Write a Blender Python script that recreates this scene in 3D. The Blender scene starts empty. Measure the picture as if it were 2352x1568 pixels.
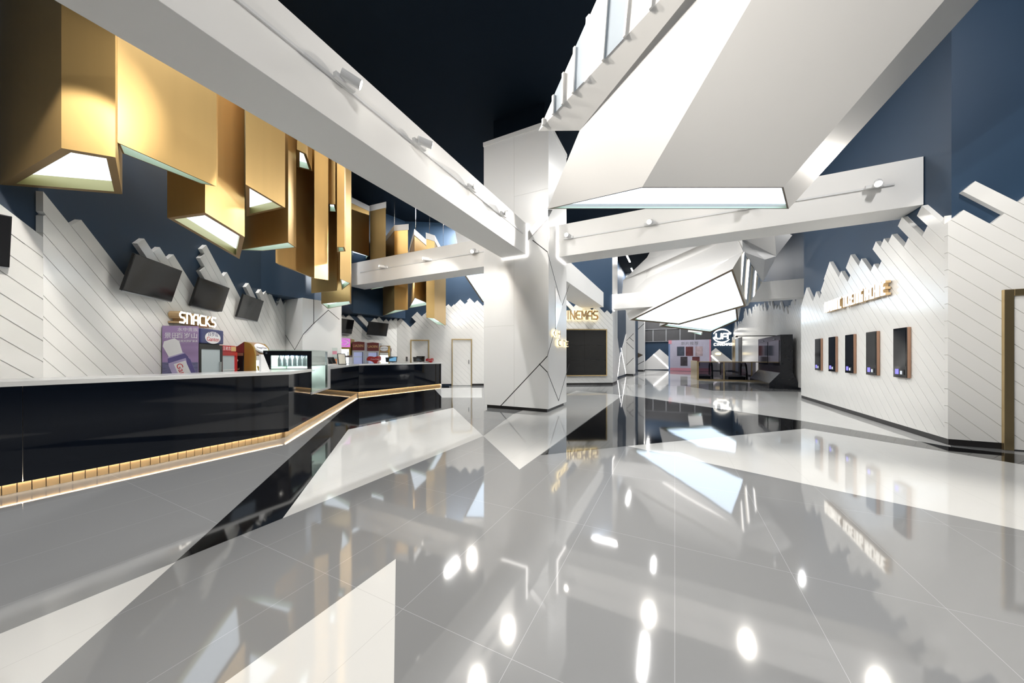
import bpy, bmesh, math, random
from mathutils import Vector, Matrix
random.seed(7)
sc = bpy.context.scene
COL = sc.collection
# ------------------------------------------------------------------ camera
F_PX, HOR, CXP, EYE = 750.0, 821.0, 1176.0, 1.28        # focal length (px), horizon row, image centre, eye height
YAW = math.atan((1550 - CXP) / F_PX)
SN, CS = math.sin(YAW), math.cos(YAW)
cam = bpy.data.cameras.new('camera')
cam.sensor_width = 36; cam.lens = F_PX / 2352 * 36
cam.shift_y = (HOR - 784) / 2352
cam.clip_start = 0.05; cam.clip_end = 200
co = bpy.data.objects.new('camera', cam); COL.objects.link(co)
co.location = (0, 0, EYE); co.rotation_euler = (math.pi / 2, 0, YAW)
sc.camera = co
# ------------------------------------------------------------------ view + world + exposure
vs = sc.view_settings
vs.view_transform = 'Standard'; vs.look = 'None'; vs.gamma = 1; vs.use_curve_mapping = False
vs.exposure = 0.36
w = bpy.data.worlds.new('world'); sc.world = w; w.use_nodes = True
w.node_tree.nodes['Background'].inputs[0].default_value = (0.8, 0.85, 0.9, 1)
w.node_tree.nodes['Background'].inputs[1].default_value = 0.3
try:
    sc.cycles.use_denoising = True
    sc.cycles.max_bounces = 8; sc.cycles.diffuse_bounces = 4; sc.cycles.glossy_bounces = 4
    sc.cycles.transparent_max_bounces = 10; sc.cycles.caustics_reflective = False; sc.cycles.caustics_refractive = False
    sc.cycles.sample_clamp_indirect = 4.0
except Exception:
    pass
BAR_POWER = 150.0        # each linear ceiling lamp, watts
SPOT_POWER = 380.0      # each track spot, watts

def ray(px, py):
    a = (px - CXP) / F_PX; b = (HOR - py) / F_PX
    return Vector((a * CS - SN, a * SN + CS, b))
def at_d(px, py, d): return Vector((0, 0, EYE)) + ray(px, py) * d
def at_z(px, py, z):
    r = ray(px, py); return Vector((0, 0, EYE)) + r * ((z - EYE) / r.z)
def at_plane(px, py, o, n):
    r = ray(px, py); o = Vector(o); n = Vector(n)
    return Vector((0, 0, EYE)) + r * ((o - Vector((0, 0, EYE))).dot(n) / r.dot(n))
def lat(l, d, z): return Vector((l * CS - d * SN, l * SN + d * CS, z))   # sideways, depth, height -> world

# ------------------------------------------------------------------ materials
M = {}
def mat(name, col, rough=0.5, metal=0.0, emit=None, es=0.0, spec=0.5, noise=0.03, scale=6.0, coat=0.0, bump=0.0, aniso=None):
    m = bpy.data.materials.new(name); m.use_nodes = True
    nt = m.node_tree; b = nt.nodes['Principled BSDF']
    b.inputs['Roughness'].default_value = rough; b.inputs['Metallic'].default_value = metal
    b.inputs['Specular IOR Level'].default_value = spec; b.inputs['Coat Weight'].default_value = coat
    b.inputs['Coat Roughness'].default_value = 0.03
    tc = nt.nodes.new('ShaderNodeTexCoord'); no = nt.nodes.new('ShaderNodeTexNoise'); no.inputs['Scale'].default_value = scale
    if aniso:
        mp = nt.nodes.new('ShaderNodeMapping'); mp.inputs['Scale'].default_value = aniso
        nt.links.new(tc.outputs['Object'], mp.inputs[0]); nt.links.new(mp.outputs[0], no.inputs['Vector'])
    else:
        nt.links.new(tc.outputs['Object'], no.inputs['Vector'])
    mx = nt.nodes.new('ShaderNodeMix'); mx.data_type = 'RGBA'
    mx.inputs[6].default_value = (*[c * (1 - noise) for c in col], 1); mx.inputs[7].default_value = (*[min(1, c * (1 + noise)) for c in col], 1)
    nt.links.new(no.outputs['Fac'], mx.inputs[0]); nt.links.new(mx.outputs[2], b.inputs['Base Color'])
    if emit:
        b.inputs['Emission Color'].default_value = (*emit, 1); b.inputs['Emission Strength'].default_value = es
    if bump:
        bp = nt.nodes.new('ShaderNodeBump'); bp.inputs['Strength'].default_value = bump; bp.inputs['Distance'].default_value = 0.01
        nt.links.new(no.outputs['Fac'], bp.inputs['Height']); nt.links.new(bp.outputs[0], b.inputs['Normal'])
    M[name] = m; return m
def glass(name, col, t=0.85, rough=0.02):
    m = bpy.data.materials.new(name); m.use_nodes = True; nt = m.node_tree; nt.nodes.clear()
    o = nt.nodes.new('ShaderNodeOutputMaterial'); tr = nt.nodes.new('ShaderNodeBsdfTransparent'); gl = nt.nodes.new('ShaderNodeBsdfGlossy')
    tr.inputs[0].default_value = (*[c for c in col], 1); gl.inputs['Roughness'].default_value = rough
    fr = nt.nodes.new('ShaderNodeFresnel'); fr.inputs[0].default_value = 1.5
    no = nt.nodes.new('ShaderNodeTexNoise'); no.inputs['Scale'].default_value = 3
    ma = nt.nodes.new('ShaderNodeMath'); ma.operation = 'MULTIPLY_ADD'; ma.inputs[1].default_value = 0.02
    nt.links.new(no.outputs['Fac'], ma.inputs[0]); nt.links.new(fr.outputs[0], ma.inputs[2])
    ge = nt.nodes.new('ShaderNodeNewGeometry'); iv = nt.nodes.new('ShaderNodeMath'); iv.operation = 'SUBTRACT'; iv.inputs[0].default_value = 1.0
    nt.links.new(ge.outputs['Backfacing'], iv.inputs[1]); mu = nt.nodes.new('ShaderNodeMath'); mu.operation = 'MULTIPLY'      # inner faces do not mirror
    nt.links.new(ma.outputs[0], mu.inputs[0]); nt.links.new(iv.outputs[0], mu.inputs[1])
    mx = nt.nodes.new('ShaderNodeMixShader'); nt.links.new(mu.outputs[0], mx.inputs[0])
    nt.links.new(tr.outputs[0], mx.inputs[1]); nt.links.new(gl.outputs[0], mx.inputs[2]); nt.links.new(mx.outputs[0], o.inputs[0])
    M[name] = m; return m
def emat(name, col, s): return mat(name, (0.02, 0.02, 0.02), 0.4, emit=col, es=s)

mat('white_paint', (0.88, 0.87, 0.85), 0.45, noise=0.015, scale=1.5)
mat('white_plank', (0.82, 0.815, 0.79), 0.16, noise=0.02, scale=1.2)
mat('white_groove', (0.66, 0.66, 0.63), 0.6)
mat('pillar_panel', (0.87, 0.865, 0.85), 0.3, noise=0.015, scale=1)
mat('white_stone', (0.80, 0.80, 0.78), 0.15, noise=0.02)
mat('white_plastic', (0.8, 0.8, 0.8), 0.3)
mat('navy_wall', (0.016, 0.044, 0.088), 0.55, noise=0.10, scale=1.0)
mat('navy_ceiling', (0.0028, 0.0075, 0.0145), 0.8, noise=0.08, spec=0.1)
mat('gold_sheet', (0.64, 0.43, 0.17), 0.42, metal=0.75, noise=0.05, scale=9, aniso=(1, 1, 0.06))
mat('gold_rim', (0.34, 0.22, 0.09), 0.4, metal=0.7)
mat('gold_frame', (0.62, 0.47, 0.25), 0.3, metal=0.9, noise=0.05, aniso=(6, 6, 0.3))
mat('gold_tile', (0.70, 0.50, 0.27), 0.3, metal=0.35, noise=0.05)
mat('bronze_rim', (0.17, 0.135, 0.10), 0.35, metal=0.6)
mat('pale_liner', (0.62, 0.72, 0.56), 0.35)
mat('olive_liner', (0.50, 0.46, 0.22), 0.4, metal=0.3)
mat('steel', (0.55, 0.54, 0.53), 0.22, metal=1.0, noise=0.06, aniso=(8, 8, 0.3))
mat('black_panel', (0.004, 0.006, 0.011), 0.04, spec=0.5, noise=0.1)
mat('black_plastic', (0.006, 0.006, 0.007), 0.3)
mat('black_gloss', (0.006, 0.006, 0.007), 0.06)
mat('screen_off', (0.008, 0.008, 0.009), 0.09)
mat('board_black', (0.004, 0.004, 0.004), 0.25)
mat('kiosk_black', (0.012, 0.013, 0.017), 0.2)
mat('seam_black', (0.012, 0.012, 0.012), 0.5)
mat('plinth_dark', (0.022, 0.02, 0.02), 0.35)
mat('copper', (0.42, 0.25, 0.17), 0.35, metal=0.7)
mat('grey_metal', (0.32, 0.33, 0.35), 0.4, metal=0.3)
mat('silver_paint', (0.52, 0.53, 0.55), 0.35, metal=0.2)
mat('grey_panel', (0.075, 0.075, 0.08), 0.5, scale=2, noise=0.15)
mat('grey_blue_panel', (0.40, 0.46, 0.52), 0.5)
mat('pale_cream', (0.72, 0.68, 0.58), 0.5)
mat('red_plastic', (0.50, 0.015, 0.02), 0.3)
mat('red_cover', (0.36, 0.018, 0.018), 0.35, bump=0.6, scale=14)
mat('maroon', (0.13, 0.02, 0.02), 0.3)
mat('dark_brown', (0.05, 0.02, 0.014), 0.4)
mat('gold_print', (0.72, 0.5, 0.22), 0.4)
mat('machine_gold', (0.55, 0.37, 0.09), 0.28, metal=0.75)
mat('purple_print', (0.36, 0.25, 0.46), 0.35, noise=0.45, scale=2.2, aniso=(0.4, 0.4, 2.2))
mat('water_print', (0.13, 0.13, 0.24), 0.35, noise=0.7, scale=16, aniso=(0.5, 0.5, 3))
mat('lilac_print', (0.46, 0.40, 0.62), 0.3, noise=0.25, scale=5)
mat('deep_violet', (0.10, 0.085, 0.25), 0.3, noise=0.3, scale=8)
mat('white_print', (0.85, 0.85, 0.86), 0.4)
mat('red_print', (0.55, 0.03, 0.04), 0.4)
mat('navy_print', (0.05, 0.06, 0.16), 0.4)
mat('magenta_print', (0.40, 0.07, 0.36), 0.4)
mat('pink_print', (0.75, 0.32, 0.40), 0.5)
mat('orange_print', (0.8, 0.3, 0.12), 0.5)
mat('brown_print', (0.35, 0.22, 0.13), 0.5, noise=0.3, scale=30)
mat('hoarding_print', (0.58, 0.55, 0.68), 0.6, noise=0.08, scale=3)
mat('hoarding_blue', (0.20, 0.30, 0.52), 0.6)
mat('grey_print', (0.22, 0.22, 0.24), 0.6)
mat('poster_blue', (0.06, 0.075, 0.11), 0.5, noise=0.9, scale=2.2)
mat('poster_red', (0.14, 0.03, 0.035), 0.5, noise=0.9, scale=2.4)
mat('poster_pale', (0.55, 0.42, 0.45), 0.5, noise=0.7, scale=3)
mat('poster_grey', (0.06, 0.05, 0.06), 0.5, noise=0.9, scale=3)
mat('label_text', (0.02, 0.02, 0.05), 0.5)
mat('fridge_inside', (0.35, 0.39, 0.40), 0.4, emit=(0.8, 0.95, 1.0), es=0.10)
mat('fridge_bluish', (0.25, 0.28, 0.42), 0.4, emit=(0.55, 0.62, 1.0), es=0.25)
mat('bottle_plastic', (0.75, 0.82, 0.86), 0.08, noise=0.3, scale=40)
mat('bottle_cap', (0.20, 0.33, 0.62), 0.35)
emat('panel_glow', (0.68, 0.83, 1.0), 2.7)
emat('box_glow', (0.80, 0.90, 1.0), 1.5)
emat('bar_glow', (1.0, 0.98, 0.95), 14.0)
emat('lens_glow', (1.0, 0.95, 0.86), 45.0)
emat('line_glow', (1.0, 0.96, 0.92), 2.8)
emat('halo_glow', (1.0, 0.96, 0.92), 4.0)
emat('warm_glow', (1.0, 0.82, 0.60), 16.0)
emat('sign_white', (1.0, 0.95, 0.84), 2.2)
emat('sign_gold', (1.0, 0.80, 0.42), 2.2)
emat('fridge_glow', (0.86, 0.97, 1.0), 2.2)
emat('violet_glow', (0.25, 0.22, 1.0), 1.1)
emat('pale_glow', (0.75, 0.8, 0.85), 0.8)
emat('blue_screen', (0.10, 0.33, 0.55), 0.8)
emat('magenta_glow', (0.62, 0.16, 0.60), 0.9)
glass('clear_glass', (0.90, 0.95, 0.93)); glass('dark_glass', (0.40, 0.39, 0.42)); glass('fridge_glass', (0.86, 0.92, 0.92))
def floor_mat(name, col, joint):
    m = mat(name, col, 0.045, noise=0.03, scale=0.9, spec=0.62)
    nt = m.node_tree; b = nt.nodes['Principled BSDF']
    b.inputs['IOR'].default_value = 1.8
    tc = nt.nodes.new('ShaderNodeTexCoord')
    br = nt.nodes.new('ShaderNodeTexBrick'); br.offset = 0.0; br.inputs['Scale'].default_value = 1.0
    br.inputs['Brick Width'].default_value = 0.62; br.inputs['Row Height'].default_value = 1.24
    br.inputs['Mortar Size'].default_value = 0.0010; br.inputs['Mortar Smooth'].default_value = 0.0; br.inputs['Bias'].default_value = 0.0
    br.inputs['Color1'].default_value = (0, 0, 0, 1); br.inputs['Color2'].default_value = (1, 1, 1, 1); br.inputs['Mortar'].default_value = (0.5, 0.5, 0.5, 1)
    nt.links.new(tc.outputs['Object'], br.inputs['Vector'])
    src = b.inputs['Base Color'].links[0].from_socket
    mx = nt.nodes.new('ShaderNodeMix'); mx.data_type = 'RGBA'
    mx.inputs[7].default_value = (*joint, 1)
    nt.links.new(br.outputs['Fac'], mx.inputs[0]); nt.links.new(src, mx.inputs[6]); nt.links.new(mx.outputs[2], b.inputs['Base Color'])
    # polished porcelain is never quite flat: a broad, very shallow waviness
    no = nt.nodes.new('ShaderNodeTexNoise'); no.inputs['Scale'].default_value = 1.6; no.inputs['Detail'].default_value = 1
    nt.links.new(tc.outputs['Object'], no.inputs['Vector'])
    bp = nt.nodes.new('ShaderNodeBump'); bp.inputs['Strength'].default_value = 0.05; bp.inputs['Distance'].default_value = 0.02
    nt.links.new(no.outputs['Fac'], bp.inputs['Height']); nt.links.new(bp.outputs[0], b.inputs['Normal'])
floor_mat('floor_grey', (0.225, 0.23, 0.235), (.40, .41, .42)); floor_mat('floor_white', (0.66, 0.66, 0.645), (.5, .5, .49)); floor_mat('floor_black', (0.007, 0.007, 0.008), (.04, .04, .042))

# ------------------------------------------------------------------ building helpers
ORG = {}
def tag(o, label=None, cat=None, group=None, kind=None):
    if label: o['label'] = label
    if cat: o['category'] = cat
    if group: o['group'] = group
    if kind: o['kind'] = kind
    return o
def thing(name, label, cat, loc, group=None):
    o = bpy.data.objects.new(name, None); COL.objects.link(o); o.empty_display_size = 0.1
    o.location = Vector(loc); ORG[o] = Vector(loc)
    return tag(o, label, cat, group)
class Frame:            # u = right along the surface, n = out of the surface, z = up
    def __init__(s, o, u, n, v=(0, 0, 1)):
        s.o, s.u, s.n, s.v = Vector(o), Vector(u).normalized(), Vector(n).normalized(), Vector(v).normalized()
    def __call__(s, p): return s.o + s.u * p[0] + s.n * p[1] + s.v * p[2]
ID = lambda p: Vector(p)
class MB:
    def __init__(s, fr=ID): s.v, s.f, s.mi, s.fr, s.k = [], [], [], fr, 0
    def poly(s, pts):
        b = len(s.v); s.v += [s.fr(p) for p in pts]; s.f.append(tuple(range(b, b + len(pts)))); s.mi.append(s.k); return s
    def ext(s, pts, vec):      # polygon swept along a vector (in local coordinates)
        n = len(pts); b = len(s.v); vec = Vector(vec)
        s.v += [s.fr(p) for p in pts] + [s.fr(Vector(p) + vec) for p in pts]
        s.f.append(tuple(range(b, b + n))); s.f.append(tuple(range(b + 2 * n - 1, b + n - 1, -1)))
        for i in range(n):
            j = (i + 1) % n; s.f.append((b + i, b + n + i, b + n + j, b + j))
        s.mi += [s.k] * (n + 2); return s
    def box(s, a, b):
        x0, y0, z0 = a; x1, y1, z1 = b
        return s.ext([(x0, y0, z0), (x1, y0, z0), (x1, y1, z0), (x0, y1, z0)], (0, 0, z1 - z0))
    def prism(s, xy, z0, z1): return s.ext([(x, y, z0) for x, y in xy], (0, 0, z1 - z0))
    def loft(s, A, B, cap=True):
        n = len(A); b = len(s.v); s.v += [s.fr(p) for p in A] + [s.fr(p) for p in B]
        for i in range(n):
            j = (i + 1) % n; s.f.append((b + i, b + n + i, b + n + j, b + j)); s.mi.append(s.k)
        if cap:
            s.f.append(tuple(range(b, b + n))); s.f.append(tuple(range(b + 2 * n - 1, b + n - 1, -1))); s.mi += [s.k] * 2
        return s
    def ring(s, A, B):         # flat ring between two polygons
        n = len(A); b = len(s.v); s.v += [s.fr(p) for p in A] + [s.fr(p) for p in B]
        for i in range(n):
            j = (i + 1) % n; s.f.append((b + i, b + j, b + n + j, b + n + i)); s.mi.append(s.k)
        return s
    def tube(s, p0, p1, r, seg=12, r1=None):
        p0, p1 = Vector(p0), Vector(p1); ax = (p1 - p0).normalized()
        t = ax.orthogonal().normalized(); q = ax.cross(t); r1 = r if r1 is None else r1
        A = [p0 + t * r * math.cos(2 * math.pi * i / seg) + q * r * math.sin(2 * math.pi * i / seg) for i in range(seg)]
        B = [p1 + t * r1 * math.cos(2 * math.pi * i / seg) + q * r1 * math.sin(2 * math.pi * i / seg) for i in range(seg)]
        return s.loft(A, B)
    def path(s, pts, r, seg=8):
        for a, b in zip(pts, pts[1:]): s.tube(a, b, r, seg)
        return s
    def lathe(s, prof, c, seg=12):
        c = Vector(c); rings = [[c + Vector((r * math.cos(2 * math.pi * i / seg), r * math.sin(2 * math.pi * i / seg), z)) for i in range(seg)] for r, z in prof]
        for A, B in zip(rings, rings[1:]): s.loft(A, B, cap=False)
        s.poly(rings[0][::-1]); s.poly(rings[-1]); return s
    def build(s, name, mats, parent=None, loc=None, bevel=0, smooth=False, label=None):
        mats = mats if isinstance(mats, list) else [mats]
        if parent is not None: org = ORG[parent]
        elif loc is not None: org = Vector(loc)
        else:
            lo = [min(v[i] for v in s.v) for i in range(3)]; hi = [max(v[i] for v in s.v) for i in range(3)]
            org = Vector(((lo[0] + hi[0]) / 2, (lo[1] + hi[1]) / 2, lo[2]))
        me = bpy.data.meshes.new(name)
        me.from_pydata([v - org for v in s.v], [], s.f); me.update()
        for m in mats: me.materials.append(M[m])
        if len(mats) > 1:
            for p, k in zip(me.polygons, s.mi): p.material_index = k
        bm = bmesh.new(); bm.from_mesh(me); bmesh.ops.recalc_face_normals(bm, faces=bm.faces); bm.to_mesh(me); bm.free()
        if smooth:
            for p in me.polygons: p.use_smooth = True
        o = bpy.data.objects.new(name, me); COL.objects.link(o)
        if parent is not None: o.parent = parent
        else: o.location = org
        ORG[o] = org
        if bevel:
            bv = o.modifiers.new('bevel', 'BEVEL'); bv.width = bevel; bv.segments = 2; bv.limit_method = 'ANGLE'; bv.angle_limit = 0.6
        if label: o['label'] = label
        return o
def struct(o, label):
    o['kind'] = 'structure'; o['label'] = label; return o
def clip(poly, a, b, c):        # keep a*x + b*y <= c
    out = []
    for i in range(len(poly)):
        p, q = poly[i], poly[(i + 1) % len(poly)]
        dp, dq = a * p[0] + b * p[1] - c, a * q[0] + b * q[1] - c
        if dp <= 0: out.append(p)
        if (dp < 0 < dq) or (dq < 0 < dp):
            t = dp / (dp - dq); out.append((p[0] + t * (q[0] - p[0]), p[1] + t * (q[1] - p[1])))
    return out
def inset(poly, d):             # inward offset of a convex 2D polygon
    n = len(poly); ar = sum(poly[i][0] * poly[(i + 1) % n][1] - poly[(i + 1) % n][0] * poly[i][1] for i in range(n))
    sg = 1 if ar > 0 else -1; L = []
    for i in range(n):
        p, q = Vector(poly[i][:2]), Vector(poly[(i + 1) % n][:2]); e = (q - p).normalized(); nn = Vector((-e.y, e.x)) * sg
        L.append((p + nn * d, e))
    out = []
    for i in range(n):
        (p, e), (q, g) = L[i - 1], L[i]; den = e.x * g.y - e.y * g.x
        if abs(den) < 1e-6: out.append(q); continue
        t = ((q.x - p.x) * g.y - (q.y - p.y) * g.x) / den; out.append(p + e * t)
    return out
PITCH = 0.25
def planks(fr, L, tips, z0=0.0, thick=0.07, rect=None, base=0.0, sgn=1, pitch=PITCH, mb=None, qs_tips=None, qmax=None, jit=0.0):
    # 45 degree boards climbing towards smaller u (sgn=1); each ends in a square cut at the nearest measured tip
    mb = mb or MB(fr); gap = 0.005
    TQ = sorted((z + sgn * u, z - sgn * u) for u, z in tips) if tips else qs_tips
    u0, u1, za, zb = rect or (0.0, L, z0, 9.0)
    qs = [z + sgn * u for u in (u0, u1) for z in (za, min(zb, 6))]
    for i in range(int(math.floor(min(qs) / pitch)) - 1, int(math.ceil(max(qs) / pitch)) + 1):
        q0, q1 = i * pitch + gap, (i + 1) * pitch - gap
        if qmax is not None and q0 > qmax: continue
        pl = [(u0, za), (u1, za), (u1, zb), (u0, zb)]
        pl = clip(pl, sgn, 1, q1); pl = clip(pl, -sgn, -1, -q0) if pl else pl
        if TQ and pl:
            qm = (q0 + q1) / 2
            s_t = min(TQ, key=lambda t: abs(t[0] - qm))[1]
            pl = clip(pl, -sgn, 1, s_t + jit * random.uniform(-2.2, 1))
        if len(pl) >= 3: mb.ext([(u, base, z) for u, z in pl], (0, thick, 0))
    return mb

# stroke letters used by the fabricated signs --------------------------------------------------------------------
GL = {
 'S': [[(1, 1), (.25, 1), (0, .82), (0, .68), (.2, .52), (.8, .48), (1, .32), (1, .18), (.75, 0), (0, 0)]],
 'n': [[(0, 0), (0, 1), (.7, 1), (1, .75), (1, 0)]],
 'N': [[(0, 0), (0, 1), (1, 0), (1, 1)]],
 'A': [[(0, 0), (0, .75), (.3, 1), (1, 1), (1, 0)], [(0, .42), (1, .42)]],
 'C': [[(1, 1), (.25, 1), (0, .78), (0, .22), (.25, 0), (1, 0)]],
 'K': [[(0, 0), (0, 1)], [(1, 1), (.1, .45), (1, 0)]],
 'I': [[(.5, 0), (.5, 1)]],
 'E': [[(1, 1), (.3, 1), (0, .75), (0, .25), (.3, 0), (1, 0)], [(0, .5), (.85, .5)]],
 'M': [[(0, 0), (0, 1), (.5, .35), (1, 1), (1, 0)]],
 'U': [[(0, 1), (0, .25), (.25, 0), (.75, 0), (1, .25), (1, 1)]],
 'T': [[(0, 1), (1, 1)], [(.5, 1), (.5, 0)]],
 'O': [[(.25, 0), (.75, 0), (1, .25), (1, .75), (.75, 1), (.25, 1), (0, .75), (0, .25), (.25, 0)]],
 'G': [[(1, 1), (.25, 1), (0, .78), (0, .22), (.25, 0), (1, 0), (1, .5), (.5, .5)]],
 'H': [[(0, 0), (0, 1)], [(1, 0), (1, 1)], [(0, .5), (1, .5)]],
 '<': [[(.9, 1), (.2, .5), (.9, 0)]],
 '*': [[(.5, 0), (.5, 1)], [(.07, .25), (.93, .75)], [(.07, .75), (.93, .25)]],
}
def stroke(mb, pts, w, n0, n1):      # polyline in (u, z) thickened to a flat bar between n0 and n1
    for a, b in zip(pts, pts[1:]):
        a, b = Vector(a), Vector(b); e = (b - a).normalized(); q = Vector((-e.y, e.x)) * w / 2; a2, b2 = a - e * w * .42, b + e * w * .42
        pl = [a2 + q, a2 - q, b2 - q, b2 + q]
        mb.ext([(p.x, n0, p.y) for p in pl], (0, n1 - n0, 0))
def glyphs(ch, x, z, w, h): return [[(x + a * w, z + b * h) for a, b in st] for st in GL[ch]]
def sign_letters(root, fr, text, x, z, w, h, sp, t, n0, n1, face, side, skip=0):
    for ch in text:
        if ch != ' ':
            a, b = MB(fr), MB(fr)
            cw = w * (0.35 if ch == 'I' else 1)
            for st in glyphs(ch, x, z, cw, h):
                stroke(a, st, t, n0, n1 - 0.006); stroke(b, st, t * 0.94, n1 - 0.006, n1)
            lt = a.build('letter', side, root); b.build('letter_face', face, lt)
        else: cw = w * .5
        x += cw + sp
    return x
def text(name, body, fr, x, z, size, m, parent, n0=0.0, depth=0.002, align='CENTER', squash=1.0):
    cu = bpy.data.curves.new('txt', 'FONT'); cu.body = body; cu.size = size; cu.align_x = align; cu.align_y = 'CENTER'; cu.extrude = depth / 2
    cu.resolution_u = 3
    ob = bpy.data.objects.new('txt', cu); COL.objects.link(ob)
    dg = bpy.context.evaluated_depsgraph_get(); dg.update()
    me = bpy.data.meshes.new_from_object(ob.evaluated_get(dg)); me.name = name
    bpy.data.objects.remove(ob); bpy.data.curves.remove(cu)
    org = ORG[parent]
    for v in me.vertices:
        v.co = fr((x + v.co.x * squash, n0 + depth / 2 + v.co.z, z + v.co.y)) - org
    me.materials.clear(); me.materials.append(M[m])
    o = bpy.data.objects.new(name, me); COL.objects.link(o); o.parent = parent; ORG[o] = org
    return o
def ellipse(cx, cz, rx, rz, n, seg=24): return [(cx + rx * math.cos(2 * math.pi * i / seg), n, cz + rz * math.sin(2 * math.pi * i / seg)) for i in range(seg)]

# ------------------------------------------------------------------ room shell
TOP = 7.4        # ceiling
PTOP = 6.76      # pillar heads
S38, C38 = math.sin(math.radians(38)), math.cos(math.radians(38))
W2o = Vector((-6.84, 0.97, 0)); W2u = Vector((-S38, C38, 0)); W2n = Vector((C38, S38, 0))
W3o = Vector((-12.3, 6.9, 0)); W3e = Vector((-11.16, 10.79, 0)); W3u = (W3e - W3o).normalized(); W3n = Vector((W3u.y, -W3u.x, 0))
W4o = W3e.copy(); W4e = Vector((-2.67, 16.08, 0)); W4u = (W4e - W4o).normalized(); W4n = Vector((W4u.y, -W4u.x, 0))
FW1 = Frame((-6.84, 0.97, 0), (0, 1, 0), (1, 0, 0)); FW2 = Frame(W2o, W2u, W2n); FW3 = Frame(W3o, W3u, W3n); FW4 = Frame(W4o, W4u, W4n)
FWR = Frame((3.65, 7.2, 0), (0, 1, 0), (-1, 0, 0)); FW5 = Frame((3.65, 7.2, 0), (1, 0, 0), (0, -1, 0)); FWS = Frame((4.43, 13.35, 0), (.0199, 1, 0), (-1, .0199, 0))

fl = MB()
fl.k = 0; fl.poly([(-16, -6, 0), (12, -6, 0), (12, 40, 0), (-16, 40, 0)])
def patch(k, pts, z):
    fl.k = k; fl.poly([at_z(px, py, z) for px, py in pts])
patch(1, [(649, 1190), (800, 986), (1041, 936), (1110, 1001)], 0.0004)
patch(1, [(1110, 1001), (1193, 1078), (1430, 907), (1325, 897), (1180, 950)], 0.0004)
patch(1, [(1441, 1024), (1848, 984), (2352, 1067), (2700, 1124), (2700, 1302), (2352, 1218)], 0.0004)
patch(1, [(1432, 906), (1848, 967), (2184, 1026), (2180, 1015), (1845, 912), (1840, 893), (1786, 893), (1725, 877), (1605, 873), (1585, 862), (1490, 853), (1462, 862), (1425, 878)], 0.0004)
patch(0, [(1560, 884), (1700, 877), (1848, 893), (1848, 899), (1640, 897)], 0.0008)
patch(0, [(1470, 862), (1535, 853), (1552, 853), (1520, 863)], 0.0008)
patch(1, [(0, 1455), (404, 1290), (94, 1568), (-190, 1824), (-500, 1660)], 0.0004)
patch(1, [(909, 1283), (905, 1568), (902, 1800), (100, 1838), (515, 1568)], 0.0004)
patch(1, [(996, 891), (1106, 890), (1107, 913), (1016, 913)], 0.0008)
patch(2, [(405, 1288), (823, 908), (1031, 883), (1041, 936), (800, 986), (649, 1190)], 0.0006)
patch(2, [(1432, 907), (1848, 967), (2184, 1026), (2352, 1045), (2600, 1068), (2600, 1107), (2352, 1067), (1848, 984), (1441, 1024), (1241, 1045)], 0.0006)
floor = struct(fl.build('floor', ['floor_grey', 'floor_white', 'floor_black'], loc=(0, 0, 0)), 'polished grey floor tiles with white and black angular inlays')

def wallbox(name, fr, u0, u1, z0, z1, m='navy_wall', t=0.2, label=''):
    return struct(MB(fr).box((u0, -t, z0), (u1, 0, z1)).build(name, m), label)
wallbox('wall_left', FW1, -7, 0, 0, TOP, label='navy wall at the left edge above the near counter')
wallbox('wall_snacks', FW2, 0, 8.6, 0, TOP, label='navy wall behind the snack counter')
wallbox('wall_far_left', FW3, -0.5, 4.1, 0, TOP, label='navy wall behind the far drinks fridges')
wallbox('wall_back_left', FW4, -0.1, 10.0, 0, TOP, label='navy wall with the two white doors and black screen wall')
wallbox('wall_right', FWR, 0, 6.15, 0, TOP, label='navy wall above the ticket kiosks')
wallbox('wall_front_right', FW5, 0.2, 8, 0, TOP, label='navy wall with the gold framed door at the right edge')
wallbox('wall_far_right', FWS, 0.0, 23.7, 0, TOP, label='far navy wall behind dense white slats')
struct(MB().box((3.85, 13.15, 0), (4.43, 13.35, TOP)).build('wall_return', 'navy_wall'), 'short navy return wall behind the kiosk wall')
wallbox('wall_back', Frame((-3.2, 37, 0), (1, 0, 0), (0, -1, 0)), -0.4, 8.3, 0, TOP, label='navy back wall of the hall')
wallbox('wall_left_far', Frame((-3.2, 17.67, 0), (0, 1, 0), (1, 0, 0)), 0, 19.3, 0, TOP, label='left wall of the far hall')
wallbox('wall_rear', Frame((-6.84, -5.5, 0), (1, 0, 0), (0, 1, 0)), 0, 18.5, 0, TOP, 'navy_wall', label='navy wall behind the viewpoint')
wallbox('wall_side_right', Frame((11.6, -5.5, 0), (0, 1, 0), (-1, 0, 0)), 0, 12.7, 0, TOP, 'navy_wall', label='navy wall out of view on the right')
struct(MB().poly([(-16, -6, TOP), (12, -6, TOP), (12, 40, TOP), (-16, 40, TOP)]).build('ceiling', 'navy_ceiling'), 'very dark navy ceiling')
struct(MB().prism([(-9.75, 3.72), (-9.9, 6.3), (-9.75, 7.3), (-11.2, 8.6), (-10.8, 10.95), (-11.2, 10.75), (-12.45, 6.9), (-11.9, 6.9)], 3.02, TOP - 0.02)
       .build('trim_1', 'navy_wall'), 'navy dropped soffit over the snack counters')

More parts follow.
